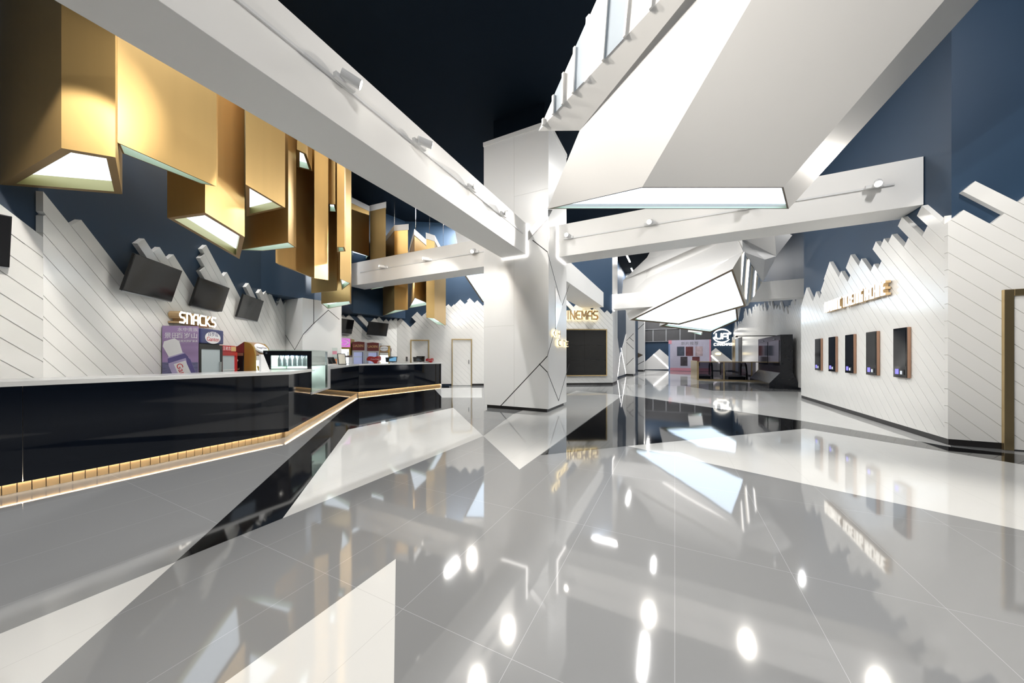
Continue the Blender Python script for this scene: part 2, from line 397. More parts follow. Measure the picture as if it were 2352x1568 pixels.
# white board cladding with ragged tops
W2Q = [(2.87, 3.0), (3.12, 3.3), (3.37, 2.71), (3.62, 1.2), (3.87, 1.3), (4.12, 1.3), (4.37, 1.87), (4.62, 1.54), (4.87, 1.22), (5.12, 0.0), (5.37, 0.0), (5.62, .45), (5.87, .71), (6.12, .85),
       (6.37, -.17), (6.62, -1.4), (6.87, -1.4), (7.12, -1.04), (7.37, -1.9), (7.62, -1.62), (7.87, -1.85), (8.12, -2.05), (8.37, -2.75), (8.62, -2.7), (8.87, -3.05), (9.12, -3.3)]
W3T = [(1.76, 2.97), (1.95, 2.96), (2.33, 2.99), (2.55, 2.75), (2.77, 2.39), (2.97, 2.89), (3.18, 2.98), (3.51, 2.93), (3.75, 2.97), (3.91, 2.97)]
W4T = [(0.19, 3.04), (0.53, 2.98), (0.74, 2.77), (0.88, 3.3), (1.13, 3.15), (1.45, 3.45), (1.7, 3.3), (2.0, 3.45), (2.25, 3.66), (2.45, 3.6), (2.7, 3.8), (3.04, 3.71), (3.23, 3.97), (3.55, 3.85), (3.9, 3.7),
       (4.3, 3.9), (4.8, 3.75), (5.3, 3.95), (5.9, 3.8), (6.5, 3.9), (7.1, 3.75), (7.6, 3.9), (7.95, 3.4), (8.25, 3.81), (8.63, 3.67), (8.84, 3.61), (9.12, 3.66), (9.5, 3.48), (9.72, 3.52), (9.93, 3.36)]
WRT = [(0.03, 3.35), (0.41, 3.32), (0.55, 3.69), (0.9, 3.27), (1.06, 3.71), (1.35, 3.51), (1.58, 3.54), (1.92, 3.52), (1.74, 3.06), (1.95, 3.13), (2.46, 3.35), (2.98, 3.52), (2.94, 3.12), (3.43, 3.3),
       (4.17, 3.6), (4.44, 3.26), (4.64, 2.94), (5.01, 3.05), (5.72, 3.35), (6.05, 3.0)]
W5T = [(0.06, 3.39), (0.15, 3.76), (0.43, 3.26), (0.63, 3.47), (.9, 3.7), (1.3, 3.5), (1.8, 3.9), (2.4, 3.6)]
WST = [(21.58, 4.24), (19.94, 3.94), (18.65, 4.04), (17.66, 3.95), (16.74, 4.5), (14.9, 4.53), (13.42, 4.41), (12.61, 4.42), (11.74, 4.38), (10.7, 4.34), (9.86, 4.17), (8.71, 4.09), (8.18, 4.1), (7.35, 3.98),
       (6.82, 3.69), (6.31, 3.75), (5.45, 3.45), (4.78, 3.53), (4.33, 3.72), (3.8, 3.65), (2, 3.5)]
def clad(name, fr, L, tips, label, sgn=1, low=2.3, rect=None, z0=0.09, pitch=PITCH, back=True, qs_tips=None, qmax=None, jit=0.0):
    mb = MB(fr); mb.k = 0
    planks(fr, L, tips, z0=z0, mb=mb, sgn=sgn, rect=rect, pitch=pitch, qs_tips=qs_tips, qmax=qmax, jit=jit)
    mb.k = 1
    if back: mb.box(((rect[0] if rect else 0) + 0.01, 0.0, z0), (L - 0.01, 0.06, low))
    o = mb.build(name, ['white_plank', 'white_groove']); return struct(o, label)
clad('trim_2', Frame((-6.84, -4.03, 0), (0, 1, 0), (1, 0, 0)), 5.024, None, 'white diagonal boards on the left wall beside the near counter', low=2.6, qmax=7.7)
clad('trim_3', FW2, 6.1, None, 'white diagonal boards behind the snack machines', low=2.2, qs_tips=W2Q, rect=(-.024, 6.1, .09, 9))
clad('trim_4', FW3, 4.05, W3T, 'white diagonal boards behind the far drinks fridges')
clad('trim_5', FW4, 10.0, W4T, 'white diagonal boards around the back doors and black screen wall', low=2.6)
clad('trim_6', FWR, 6.15, WRT, 'white diagonal boards behind the ticket kiosks', low=2.8, sgn=-1)
clad('trim_7', FW5, 7.9, W5T, 'white diagonal boards around the gold framed door on the right', low=3.1, rect=(-.07, 7.9, .09, 9))
clad('trim_8', FWS, 23.6, WST, 'dense white slats on the far right wall', low=3.2, pitch=0.25, sgn=-1, jit=.12)
def skirting(name, fr, u0, u1, label, n=0.06, h=0.09):
    struct(MB(fr).box((u0, 0.001, 0.001), (u1, n, h)).build(name, 'plinth_dark'), label)
skirting('baseboard_right', FWR, 0, 6.15, 'dark skirting under the kiosk wall')
skirting('baseboard_front_right', FW5, -.06, 0.44, 'dark skirting left of the gold framed door')
skirting('baseboard_back_left', FW4, 3.2, 10.0, 'dark skirting under the black screen wall')
skirting('baseboard_far_right', FWS, 3.5, 23.6, 'dark skirting under the far slats')

# ------------------------------------------------------------------ doors
def gold_door(name, fr, u0, u1, h, label, fw=0.09, n0=0.071, leaf=True, handle_u=None):
    o = MB(fr); o.box((u0 + fw, n0, 0.012), (u1 - fw, n0 + 0.004, h - fw)); d = struct(o.build(name, 'white_groove', loc=fr((u0, n0, 0))), label)
    mb = MB(fr); planks(fr, 0, None, rect=(u0 + fw, u1 - fw, 0.015, h - fw), thick=0.012, base=n0 + 0.004, mb=mb)
    mb.build('door_leaf', 'white_plank', d)
    f = MB(fr)
    f.box((u0, n0, 0.002), (u0 + fw, n0 + 0.045, h)); f.box((u1 - fw, n0, 0.002), (u1, n0 + 0.045, h)); f.box((u0 + fw, n0, h - fw), (u1 - fw, n0 + 0.045, h))
    f.build('door_frame', 'gold_frame', d, bevel=0.004)
    if handle_u: MB(fr).box((handle_u, n0 + .016, 1.0), (handle_u + .03, n0 + .05, 1.18)).build('door_handle', 'steel', d)
    return d
gold_door('door_1', FW5, 0.43, 1.75, 2.22, 'large white boarded door in a gold frame at the right edge')
gold_door('door_2', FW4, 2.44, 3.36, 2.13, 'white boarded door in a gold frame at the end of the far counter', fw=0.05, handle_u=3.2)
gold_door('door_3', FW4, 0.62, 1.45, 2.08, 'white boarded door in a gold frame behind the far counter', fw=0.05)
t = thing('wall_switch', 'small steel switch plate on white boards left of the back door', 'switch', FW4((0.45, 0.07, 1.15)))
MB(FW4).box((0.42, 0.071, 1.12), (0.50, 0.085, 1.32)).build('plate', 'steel', t)

# ------------------------------------------------------------------ pillars
def seams(mb, fr, lines, w=0.016):
    for pts in lines: stroke(mb, pts, w, 0.0, 0.003)
PF = Frame((-4.37, 7.15, 0), (1, 0, 0), (0, -1, 0)); PR = Frame((-2.62, 7.15, 0), (0, 1, 0), (1, 0, 0))
def pf(px, py):
    p = at_plane(px, py, (0, 7.15, 0), (0, 1, 0)); return (p.x + 4.37, p.z)
def pr_(px, py):
    p = at_plane(px, py, (-2.62, 0, 0), (1, 0, 0)); return (p.y - 7.15, p.z)
t = thing('pillar', 'big white square pillar with black diagonal joints in the middle of the hall', 'pillar', (-3.5, 7.85, 0))
MB().box((-4.37, 7.15, 0.085), (-2.62, 8.55, PTOP)).build('casing', 'pillar_panel', t)
MB().box((-4.31, 7.21, 0), (-2.68, 8.49, 0.085)).build('plinth', 'plinth_dark', t)
MB().box((-4.2, 7.35, PTOP), (-2.8, 8.4, TOP - .005)).build('head', 'navy_ceiling', t, label='dark recessed head under the ceiling')
MB().box((-4.385, 7.135, PTOP - .09), (-2.605, 8.565, PTOP + .01)).build('top_moulding', 'pillar_panel', t)
s = MB(PF)
seams(s, PF, [[pf(1146, 936), pf(1257, 818)], [pf(1239, 836), pf(1257, 854)], [pf(1224, 552), pf(1257, 578)]], 0.02)
s2 = MB(PF); s2.box((.86, 0, .1), (.866, .002, 3.7)); s2.box((.86, 0, 4.6), (.866, .002, PTOP - .1)); s2.box((0, 0, 2.06), (.86, .002, 2.066)); s2.box((.866, 0, 5.2), (1.74, .002, 5.205))
s2.build('panel_joint', 'white_groove', t)
s.fr = PR
seams(s, PR, [[pr_(1257, 578), pr_(1290, 700)], [pr_(1257, 818), pr_(1290, 705), pr_(1307, 655)], [pr_(1257, 854), pr_(1283, 920), pr_(1307, 836)]], 0.02)
s.build('joint_lines', 'seam_black', t)
m = MB(PF)
m.ext([(x, 0.001, z) for x, z in (pf(1213, 552), pf(1257, 503), pf(1257, 481), pf(1213, 533))], (0, .012, 0)); m.fr = PR
m.ext([(x, 0.001, z) for x, z in (pr_(1275, 658), pr_(1291, 702), pr_(1276, 758))], (0, .006, 0)); m.ext([(x, 0.001, z) for x, z in (pr_(1257, 503), pr_(1268, 482), pr_(1257, 481))], (0, .012, 0))
m.build('mirror_strip', 'steel', t, label='mirror metal strip let into the casing')
# small gilded lettering on its right-hand face
t = thing('wayfinding_sign', 'small gold backlit letters with an arrow on the right face of the big pillar', 'sign', PR((.4, 0.01, 1.8)))
(a_, za_), (b_, zb_) = pr_(1266, 771), pr_(1284, 758)
sign_letters(t, PR, '<IH', a_, za_, (b_ - a_) * .28, .14, (b_ - a_) * .10, 0.03, 0.02, 0.06, 'gold_tile', 'sign_gold')
(a_, za_), (b_, zb_) = pr_(1278, 793), pr_(1302, 780)
sign_letters(t, PR, 'CInE', a_, za_, (b_ - a_) * .2, .13, (b_ - a_) * .09, 0.03, 0.02, 0.06, 'gold_tile', 'sign_gold')

PLo = Vector((-10.75, 5.76, 0))
t = thing('pillar', 'white pillar with thin black joints at the left behind the glass showcase', 'pillar', (-10.2, 6.4, 0))
MB().box((-10.9, 5.76, 0), (-9.66, 7.0, 3.015)).build('casing', 'pillar_panel', t)
A = Frame((-10.9, 5.76, 0), (1, 0, 0), (0, -1, 0)); B = Frame((-9.66, 5.76, 0), (0, 1, 0), (1, 0, 0)); s = MB(A)
q1 = lambda px, py: (lambda p: (p.x + 10.9, p.z))(at_plane(px, py, (0, 5.76, 0), (0, 1, 0)))
q2 = lambda px, py: (lambda p: (p.y - 5.76, p.z))(at_plane(px, py, (-9.66, 0, 0), (1, 0, 0)))
seams(s, A, [[q1(652, 763), q1(677, 803), q1(697, 767)]]); s.fr = B
seams(s, B, [[q2(697, 767), q2(720, 743), q2(754, 712), q2(779, 733)], [q2(720.5, 743), q2(720.5, 686)]])
s.build('joint_lines', 'seam_black', t)

t = thing('pillar', 'tall white pillar closing the black screen wall with lit top', 'pillar', (-3.0, 16.9, 0))
MB().prism([(-2.67, 16.1), (-2.67, 17.67), (-3.2, 17.67), (-3.2, 15.9)], 0.09, TOP - .01).build('casing', 'pillar_panel', t)
MB().prism([(-2.69, 16.14), (-2.69, 17.6), (-3.15, 17.6), (-3.15, 15.95)], 0.0, 0.09).build('plinth', 'plinth_dark', t)
t = thing('pillar', 'far white pillar with diamond joint lines beside the lit triangles', 'pillar', (-2.9, 25.5, 0))
MB().box((-3.19, 25.0, 0.09), (-2.65, 26.0, TOP - .01)).build('casing', 'pillar_panel', t); MB().box((-3.19, 25.04, 0), (-2.69, 25.96, 0.09)).build('plinth', 'plinth_dark', t)
A = Frame((-3.19, 25, 0), (1, 0, 0), (0, -1, 0)); s = MB(A)
q = lambda px, py: (lambda p: (p.x + 3.19, p.z))(at_plane(px, py, (0, 25, 0), (0, 1, 0)))
seams(s, A, [[q(1455, 766), q(1437, 784), q(1455, 801)], [q(1446, 775), q(1455, 783)], [q(1437, 840), q(1455, 822)]], 0.03); s.build('joint_lines', 'seam_black', t)
t = thing('pillar', 'farthest white pillar with dark triangle next to the back wall', 'pillar', (-2.9, 34.3, 0))
MB().box((-3.19, 33.7, 0.1), (-2.65, 35.1, TOP - .01)).build('casing', 'pillar_panel', t); MB().box((-3.19, 33.74, 0), (-2.69, 35.06, 0.1)).build('plinth', 'plinth_dark', t)
A = Frame((-3.19, 33.7, 0), (1, 0, 0), (0, -1, 0)); s = MB(A)
q = lambda px, py: (lambda p: (p.x + 3.19, p.z))(at_plane(px, py, (0, 33.7, 0), (0, 1, 0)))
seams(s, A, [[q(1461, 839), q(1479, 829)], [q(1461, 760), q(1479, 743)]], 0.05); s.build('joint_lines', 'seam_black', t)
MB(A).ext([(x, 0.001, z) for x, z in (q(1461, 808), q(1461, 824), q(1477, 815))], (0, .01, 0)).build('mirror_strip', 'bronze_rim', t, label='dark bronze triangle inlay')
# white triangle panels with light lines between the pillars
FL = Frame((-3.2, 17.67, 0), (0, 1, 0), (1, 0, 0))
q = lambda px, py: (lambda p: (p.y - 17.67, p.z))(at_plane(px, py, (-3.2, 0, 0), (1, 0, 0)))
o = MB(FL).ext([(.02, .001, .1), (7.3, .001, .1), (7.3, .001, 3.0), (5.4, .001, 1.9), (4.6, .001, .8), (2.6, .001, 3.2), (0.02, .001, 4.2)], (0, .05, 0)).build('trim_9', 'white_paint'); struct(o, 'white triangular wall panels between the far pillars')
t = thing('light_line', 'two thin slanting light lines on the white triangles between far pillars', 'light', FL((5, .05, .1)))
m = MB(FL); stroke(m, [(3.2, .15), (4.4, 1.6)], .05, .051, .07); stroke(m, [(4.6, 1.9), (6.9, .15)], .05, .051, .07); m.build('diffuser', 'line_glow', t)

# ------------------------------------------------------------------ beams with track spotlights
def beam(label, a, b, halo=None):
    t = thing('ceiling_beam', label, 'beam', ((a[0] + b[0]) / 2, (a[1] + b[1]) / 2, a[2]), 'white ceiling beams')
    MB().box(a, b).build('casing', 'white_paint', t, bevel=0.004)
    if halo: halo(t)
    return t
def halo_y(t, y, x0, x1, z0, z1):
    m = MB(); e = .022
    m.box((x0 - e, y, z0 - e), (x1 + e, y + .02, z0 - .004)); m.box((x1 + .004, y, z0 - e), (x1 + e, y + .02, z1)); m.box((x0 - e, y, z0 - e), (x0 - .004, y + .02, z1))
    m.build('halo_strip', 'halo_glow', t, label='glowing strip where the beam meets the pillar')
def halo_x(t, x, y0, y1, z0, z1, s=1):
    m = MB(); e = .022; xs = sorted((x, x + .02 * s))
    m.box((xs[0], y0 - e, z0 - e), (xs[1], y1 + e, z0 - .004)); m.box((xs[0], y0 - e, z0 - e), (xs[1], y0 - .004, z1))
    m.build('halo_strip', 'halo_glow', t, label='glowing strip where the beam meets the pillar')
BB = beam('long white beam running overhead from upper left to the big pillar', (-3.81, -4.5, 3.73), (-3.17, 7.12, 4.47), lambda t: halo_y(t, 7.115, -3.81, -3.17, 3.73, 4.47))
BR = beam('white beam from the big pillar across to the kiosk wall', (-2.59, 7.78, 3.78), (3.64, 8.42, 4.57), lambda t: halo_x(t, -2.615, 7.78, 8.42, 3.78, 4.57))
BL = beam('white beam from the big pillar leftwards behind the gold lanterns', (-10.2, 7.68, 3.78), (-4.38, 8.32, 4.56))
beam('white beam running back from the big pillar to the black screen wall', (-3.9, 8.57, 3.6), (-2.94, 15.35, 4.28))
beam('far white beam crossing above the dark totem', (-2.64, 16.0, 3.58), (4.47, 16.6, 4.28), lambda t: halo_x(t, -2.66, 16.0, 16.6, 3.58, 4.28))
def spot(x, y, z, n, head, aim, label, group, power=1.0, cone=75):
    # n: outward from the beam face; head: along-track unit; aim: direction of the beam of light
    n = Vector(n); h = Vector(head); aim = Vector(aim).normalized(); p = Vector((x, y, z))
    t = thing('track_spotlight', label, 'spotlight', p, group)
    fr = Frame(p, h, n)
    MB(fr).box((-.13, .022, -.03), (.10, .07, .03)).build('adapter', 'white_plastic', t, bevel=.004)
    j = p + n * .12 + Vector((0, 0, .02))
    MB().tube(p + n * .06 + Vector((0, 0, .01)), j, .012).build('stem', 'white_plastic', t)
    MB().tube(j - aim * .09, j + aim * .10, .05, 20).build('head', 'white_plastic', t, smooth=False)
    MB().tube(j + aim * .1005, j + aim * .104, .041, 20).build('lens', 'lens_glow', t)
    l = bpy.data.lights.new('spot_lamp', 'SPOT'); l.energy = SPOT_POWER * power; l.spot_size = math.radians(cone); l.spot_blend = .6; l.color = (1, .94, .86); l.shadow_soft_size = .05
    lo = bpy.data.objects.new('lamp', l); COL.objects.link(lo); lo.parent = t; lo.location = j + aim * .125 - p; lo.rotation_euler = aim.to_track_quat('-Z', 'Y').to_euler()
def track(label, a, b):
    o = MB().box(a, b).build('lighting_track', 'white_plastic'); tag(o, label, 'lighting track'); return o
track('long slim lighting track along the overhead beam', (-3.168, -3.5, 4.155), (-3.148, 6.9, 4.185))
track('slim lighting track along the beam above the kiosk side', (-2.4, 7.757, 4.175), (3.3, 7.778, 4.205))
track('slim lighting track on the beam behind the gold lanterns', (-9.6, 7.657, 4.175), (-4.45, 7.678, 4.205))
for i, (y, aim, lb) in enumerate([(2.3, (.55, .75, -.3), 'nearest white track spotlight on the long overhead beam'), (3.42, (.5, .85, -.05), 'second white track spotlight along the long overhead beam'),
                     (4.7, (.55, -.65, -.45), 'third track spotlight along the long overhead beam, its lens shining'), (5.85, (.5, -.65, -.5), 'shining track spotlight on the long overhead beam nearest the pillar')]):
    spot(-3.148, y, 4.17, (1, 0, 0), (0, 1, 0), aim, lb, 'spotlights on the long overhead beam', .35 if y < 4 else 1.0)
for y, aim, lb, pw, cone in [(-2.6, (.80, .58, .16), 'added track spotlight on the long beam behind the viewpoint, farthest back', 2.4, 72), (-1.0, (.80, .58, .08), 'added track spotlight on the long beam just behind the viewpoint', 1.8, 72),  # these three are added out of view to brighten the big white lantern
                             (.8, (.78, .62, .0), 'added track spotlight on the long beam level with the viewpoint', .9, 66)]:
    spot(-3.148, y, 4.17, (1, 0, 0), (0, 1, 0), aim, lb, 'spotlights on the long overhead beam', pw, cone)
for x, aim, lb in [(-2.3, (-.12, -.9, -.05), 'track spotlight on the kiosk side beam right beside the pillar'), (-.47, (-.22, -.92, -.32), 'second track spotlight from the pillar on the kiosk side beam'),
                   (1.23, (.0, -.85, -.55), 'third track spotlight from the pillar on the kiosk side beam'), (3.05, (-.3, -.8, -.5), 'track spotlight on the kiosk side beam nearest the kiosk wall')]:
    spot(x, 7.757, 4.19, (0, -1, 0), (1, 0, 0), aim, lb, 'spotlights on the kiosk side beam')
for px, aim, lb in [(885, (-.75, -.5, .1), 'leftmost track spotlight on the beam behind the gold lanterns'), (985, (-.8, -.55, .1), 'middle track spotlight on the beam behind the gold lanterns'),
                   (1092, (.2, -.85, -.5), 'track spotlight on the left back beam beside the pillar')]:
    spot(at_plane(px, 590, (0, 7.65, 0), (0, 1, 0)).x, 7.657, 4.19, (0, -1, 0), (-1, 0, 0), aim, lb, 'spotlights on the left back beam')

HS = 'added spotlights on the hidden side of the long beam'  # added spots, unseen from the camera, brightening lanterns, pillar and left walls
for y, z, aim, pw, cone, lb in [(1.6, 4.17, (-.8, -.45, -.2), .18, 70, 'added track spotlight on the hidden side of the long beam facing the nearest gold lantern'),
        (3.6, 4.17, (-.8, .1, -.45), .08, 75, 'added track spotlight on the hidden side of the long beam facing the broad gold lantern'),
        (5.4, 4.17, (-.05, .55, -.8), .3, 85, 'added track spotlight on the hidden side of the long beam facing the pillar front'),
        (2.9, 4.17, (-.5, .9, -.02), .45, 60, 'added track spotlight on the hidden side of the long beam washing the left back beam'),
        (.6, 4.05, (-3.4, 1.0, -2.35), .6, 46, 'added lower track spotlight on the hidden side of the long beam for the left edge wall'),  # lower row, added as extra light on the left walls
        (2.3, 4.05, (-4.4, .6, -2.35), .7, 44, 'added lower track spotlight on the hidden side of the long beam for the snack sign'),
        (4.4, 4.05, (-5.6, .9, -2.2), .75, 52, 'added lower track spotlight on the hidden side of the long beam for the drinks fridges'),
        (6.4, 4.05, (-7.6, 2.8, -2.0), .9, 46, 'added lower track spotlight on the hidden side of the long beam for the far counter')]:
    spot(-3.832, y, z, (-1, 0, 0), (0, 1, 0), aim, lb, HS, pw, cone)
track('added lower slim lighting track on the hidden side of the long overhead beam', (-3.832, -.5, 4.035), (-3.812, 6.9, 4.065))  # unseen track added to carry the lower fill spots
for x, aim, lb in [(-8.2, (-.2, 3.6, -2.4), 'added track spotlight on the rear of the left back beam for the white doors'), (-6.3, (0, 5.0, -2.4), 'added track spotlight on the rear of the left back beam for the boards behind the pillar')]:  # added behind the beam to brighten the back left boards
    spot(x, 8.34, 4.19, (0, 1, 0), (1, 0, 0), aim, lb, 'added spotlights on the rear of the left back beam', .5, 90)
track('added slim lighting track on the rear of the left back beam', (-9.6, 8.322, 4.175), (-4.45, 8.342, 4.205))  # unseen track added for the two rear fill spots
track('added slim lighting track on the hidden side of the long overhead beam', (-3.832, -3.5, 4.155), (-3.812, 6.9, 4.185))  # unseen track added for the upper hidden fill spots
# ------------------------------------------------------------------ linear ceiling lamps
def bar(p, along, label, L=1.5, power=1.0):
    p = Vector(p); a = Vector(along).normalized(); q = Vector((-a.y, a.x, 0))
    t = thing('ceiling_light', label, 'ceiling light', p, 'linear lamps under the dark ceiling')
    fr = Frame(p, a, q)
    MB(fr).box((-L / 2, -.05, .0), (L / 2, .05, .08)).build('housing', 'white_plastic', t)
    MB(fr).box((-L / 2 + .02, -.04, -.012), (L / 2 - .02, .04, .0)).build('diffuser', 'bar_glow', t)
    l = bpy.data.lights.new('bar_lamp', 'AREA'); l.shape = 'RECTANGLE'; l.size = L - .05; l.size_y = .09; l.energy = BAR_POWER * power; l.color = (1, .985, .96)
    lo = bpy.data.objects.new('lamp', l); COL.objects.link(lo); lo.parent = t; lo.location = (0, 0, -.02); lo.rotation_euler = (0, 0, math.atan2(a.y, a.x))
BZ = TOP - .09
for i, (l_, d_, al, lb) in enumerate([
    (5.29, 12.24, (0, 1, 0), 'linear ceiling light above the beam between pillar and kiosks'), (10.7, 12.0, (.35, 1, 0), 'linear ceiling light high above the kiosk wall'),
    (3.5, 8.7, (0, 1, 0), 'linear ceiling light behind the big white lantern'), (3.86, 14.2, (1, 0, 0), 'crosswise linear ceiling light beyond the big pillar'),
    (6.6, 18.5, (0, 1, 0), 'nearest of three glowing ceiling bars seen above the far hall'), (7.75, 21.0, (0, 1, 0), 'middle of three glowing ceiling bars seen above the far hall'),
    (9.1, 24.0, (0, 1, 0), 'last of three glowing ceiling bars seen above the far hall'), (12.5, 30, (0, 1, 0), 'linear ceiling light over the escalator'),
    (1.5, -1.5, (0, 1, 0), 'added linear ceiling light behind the viewpoint'), (4.5, 1.5, (0, 1, 0), 'added linear ceiling light above the near floor on the right'),  # both added outside the view for overall brightness
    (8.0, 5.0, (0, 1, 0), 'added linear ceiling light above the door on the right'), (-3.0, 3.6, (0, 1, 0), 'added linear ceiling light above the near end of the snack counter'),  # likewise added out of view as extra light
    (-6.3, 6.6, (0, 1, 0), 'added linear ceiling light above the gold lanterns over the snack counter'), (-2.13, 12.65, (0, 1, 0), 'added linear ceiling light above the far counter'), (1.2, 11.8, (0, 1, 0), 'added linear ceiling light over the black screen wall'),  # added where lanterns, beam and pillar hide them, to brighten the left side
    (-5.306, 6.167, (-.62, .79, 0), 'added linear ceiling light between the gold lanterns and the snack wall'), (-5.806, 8.278, (-.62, .79, 0), 'added linear ceiling light by the dropped soffit over the snack wall'),  # added behind the lanterns to lift the navy snack wall
    (12.5, 20.4, (0, 1, 0), 'added linear ceiling light above the dark totem'), (14.1, 27.8, (0, 1, 0), 'added linear ceiling light in front of the far slats')]):  # added pair, hidden from the camera, to light the far slats
    bar(lat(l_ * 1.08, d_ * 1.08, BZ), al, lb, power={0: .35, 8: 1.4, 9: 1.25, 11: 1.6, 1: .45, 3: .35, 4: .45, 5: .45, 12: 1.3, 13: 2.2, 14: 1.3, 15: .8, 16: .8, 17: 1.3, 18: 1.3}.get(i, 1))

# ------------------------------------------------------------------ gold lanterns
def gold_box(foot, top, label, rim=.045, rec=.12, cap=False, liner='pale_liner'):
    # foot: (px, py, z) corners of the lower rim, as seen, each standing at its own height
    P = [at_z(px, py, z) for px, py, z in foot]
    base = [(p.x, p.y) for p in P]; ins = inset(base, rim)
    c = sum(P, Vector()) / len(P)
    t = thing('gold_lantern', label, 'lantern', (c.x, c.y, min(p.z for p in P)), 'hanging gold box lanterns')
    I = [Vector((q.x, q.y, p.z)) for p, q in zip(P, ins)]
    m = MB(); m.loft(P, [Vector((p.x, p.y, top)) for p in P], cap=False); m.poly([Vector((p.x, p.y, top)) for p in P]); m.build('shell', 'gold_sheet', t)
    m = MB(); m.ring(P, I); m.build('rim', 'gold_rim', t)
    U = [p + Vector((0, 0, rec + .01)) for p in I]
    m = MB(); m.loft(I, U, cap=False); m.build('liner', liner, t)
    m = MB(); m.poly([p - Vector((0, 0, .01)) for p in U]); m.build('light_panel', 'box_glow', t)
    m = MB(); h = [c * .3 + p * .7 for p in P]
    for p in (h[0], h[2]): m.tube((p.x, p.y, top), (p.x, p.y, TOP - .003), .006, 6)
    m.build('hanger', 'steel', t)
    if cap:
        o = [Vector((q.x, q.y, top - .2)) for q in inset(base, -.012)]; m = MB(); m.ext(o, (0, 0, .21)); m.build('top_band', 'white_paint', t)
    return t
def Z(z, *pts): return [(px, py, z) for px, py in pts]
def D(z, *pts): return [(px, HOR - F_PX * (z - EYE) / d, z) for px, d in pts]
GT = 6.5
gold_box(Z(3.21, (141, 340), (265, 361), (281, 446), (0, 424)), GT, 'nearest and biggest gold lantern at the upper left edge with a wide lit opening', rim=.06, liner='olive_liner')
gold_box(Z(3.48, (270, 327), (497, 428), (462, 422), (281, 352)), GT, 'broad gold lantern second from the left with a narrow greenish slit', rim=.015)
gold_box(Z(3.15, (471, 488), (562, 544), (550, 595), (384, 500)), GT, 'low gold lantern with a long lit opening above the first tilted television', rim=.06, liner='olive_liner')
gold_box(Z(3.78, (564, 423), (655, 477), (566, 497)), GT, 'gold lantern with a small triangular lit opening right of the low one', liner='olive_liner')
gold_box(Z(3.38, (545, 574), (662, 556), (680, 568), (605, 576)), GT, 'gold lantern with a thin pale green slit below the triangular opening', rim=.02)
gold_box(Z(3.13, (633, 603), (722, 638)) + D(3.7, (722, 8.3), (640, 7.3)), GT, 'dark wide gold lantern in the middle with no visible opening')
gold_box(Z(2.96, (722, 638.5), (754, 643)) + D(3.4, (754, 7.6), (728, 7.5)), GT, 'narrow brown gold lantern hanging beside the dark wide one', rim=.02)
gold_box(Z(5.18, (682, 343), (703, 353), (717, 393), (682, 384)), GT, 'short gold lantern high under the beam with a small bright opening')
gold_box(Z(4.78, (755, 468), (770, 469), (774, 487), (755, 486)), GT, 'short slim gold lantern with a tiny lit opening beside a taller one', rim=.03)
gold_box(Z(3.48, (774, 567), (791, 567), (794, 577), (774, 579)), GT, 'slim bright gold lantern with a tiny greenish opening', rim=.03)
gold_box(Z(2.93, (715, 673), (774, 667)) + D(3.3, (778, 8.6), (716, 8.9)), GT, 'square fronted pale gold lantern low in the middle cluster', rim=.02)
gold_box(Z(2.77, (738, 697), (804, 691), (807, 698), (753, 709)), GT, 'lowest gold lantern of the middle cluster with a slanting lit opening', rim=.03)
gold_box(Z(3.03, (781, 640), (805, 650), (785, 666)), GT, 'gold lantern with a green triangular opening at the cluster right edge', rim=.02)
gold_box(Z(5.25, (802, 573), (848, 588), (842, 596), (810, 591)), 7.2, 'far gold lantern above the beam with a bright tray opening', cap=True)
gold_box(Z(3.95, (850, 654), (886, 650), (882, 660), (852, 665)), 6.85, 'far gold lantern ending just below the left back beam', cap=True, rim=.03)
gold_box(Z(3.05, (906, 712), (937, 711), (878, 725)), 6.2, 'far gold lantern with dark left side and green triangular opening', cap=True, rim=.03)
gold_box(Z(3.38, (952, 683), (990, 699), (938, 708)), 5.75, 'far gold lantern with a bright white triangular opening', cap=True, rim=.03)
gold_box(Z(2.67, (979, 729), (998, 731), (1024, 747), (1004, 745)), 5.6, 'last low gold lantern in front of the white boards', cap=True, rim=.025)

# ------------------------------------------------------------------ white faceted lanterns
def white_lantern(foot, vec, label, rec=.14, rim=.05, hang=True):
    P = [Vector(p) for p in foot]; vec = Vector(vec); n = (P[1] - P[0]).cross(P[2] - P[0]).normalized()
    if n.dot(vec) < 0: n = -n
    c = sum(P, Vector()) / len(P)
    t = thing('white_lantern', label, 'lantern', c, 'white faceted lanterns')
    ax = (P[1] - P[0]).normalized(); ay = n.cross(ax)
    b2 = [((p - c).dot(ax), (p - c).dot(ay)) for p in P]; i2 = inset(b2, rim)
    I = [c + ax * q.x + ay * q.y for q in i2]; U = [p + n * (rec + .01) for p in I]
    m = MB(); m.loft(P, [p + vec for p in P], cap=False); m.poly([p + vec for p in P]); m.build('shell', 'white_paint', t)
    MB().ring(P, I).build('rim', 'bronze_rim', t)
    MB().loft(I, U, cap=False).build('liner', 'pale_liner', t)
    MB().poly([p - n * .01 for p in U]).build('light_panel', 'panel_glow', t)
    m = MB(); hi = [p + vec for p in P]
    for k in (0, 1, 2) if hang else (): m.tube(hi[k], (hi[k].x, hi[k].y, TOP - .003), .012, 6)
    if hang: m.build('hanger', 'steel', t)
    return t
dirv = lat(.56, -1.1, 1.14)
N1 = lat(1.635, 4.1, 3.42); N2 = lat(3.41, 4.1, 3.42); F2 = lat(3.985, 4.7, 3.42); F1 = lat(.508, 4.7, 3.42)
BW = white_lantern([N1, N2, F2, F1], dirv * 2.88, 'huge white faceted lantern slanting across the upper right with a lit underside', rim=.02, rec=.05)
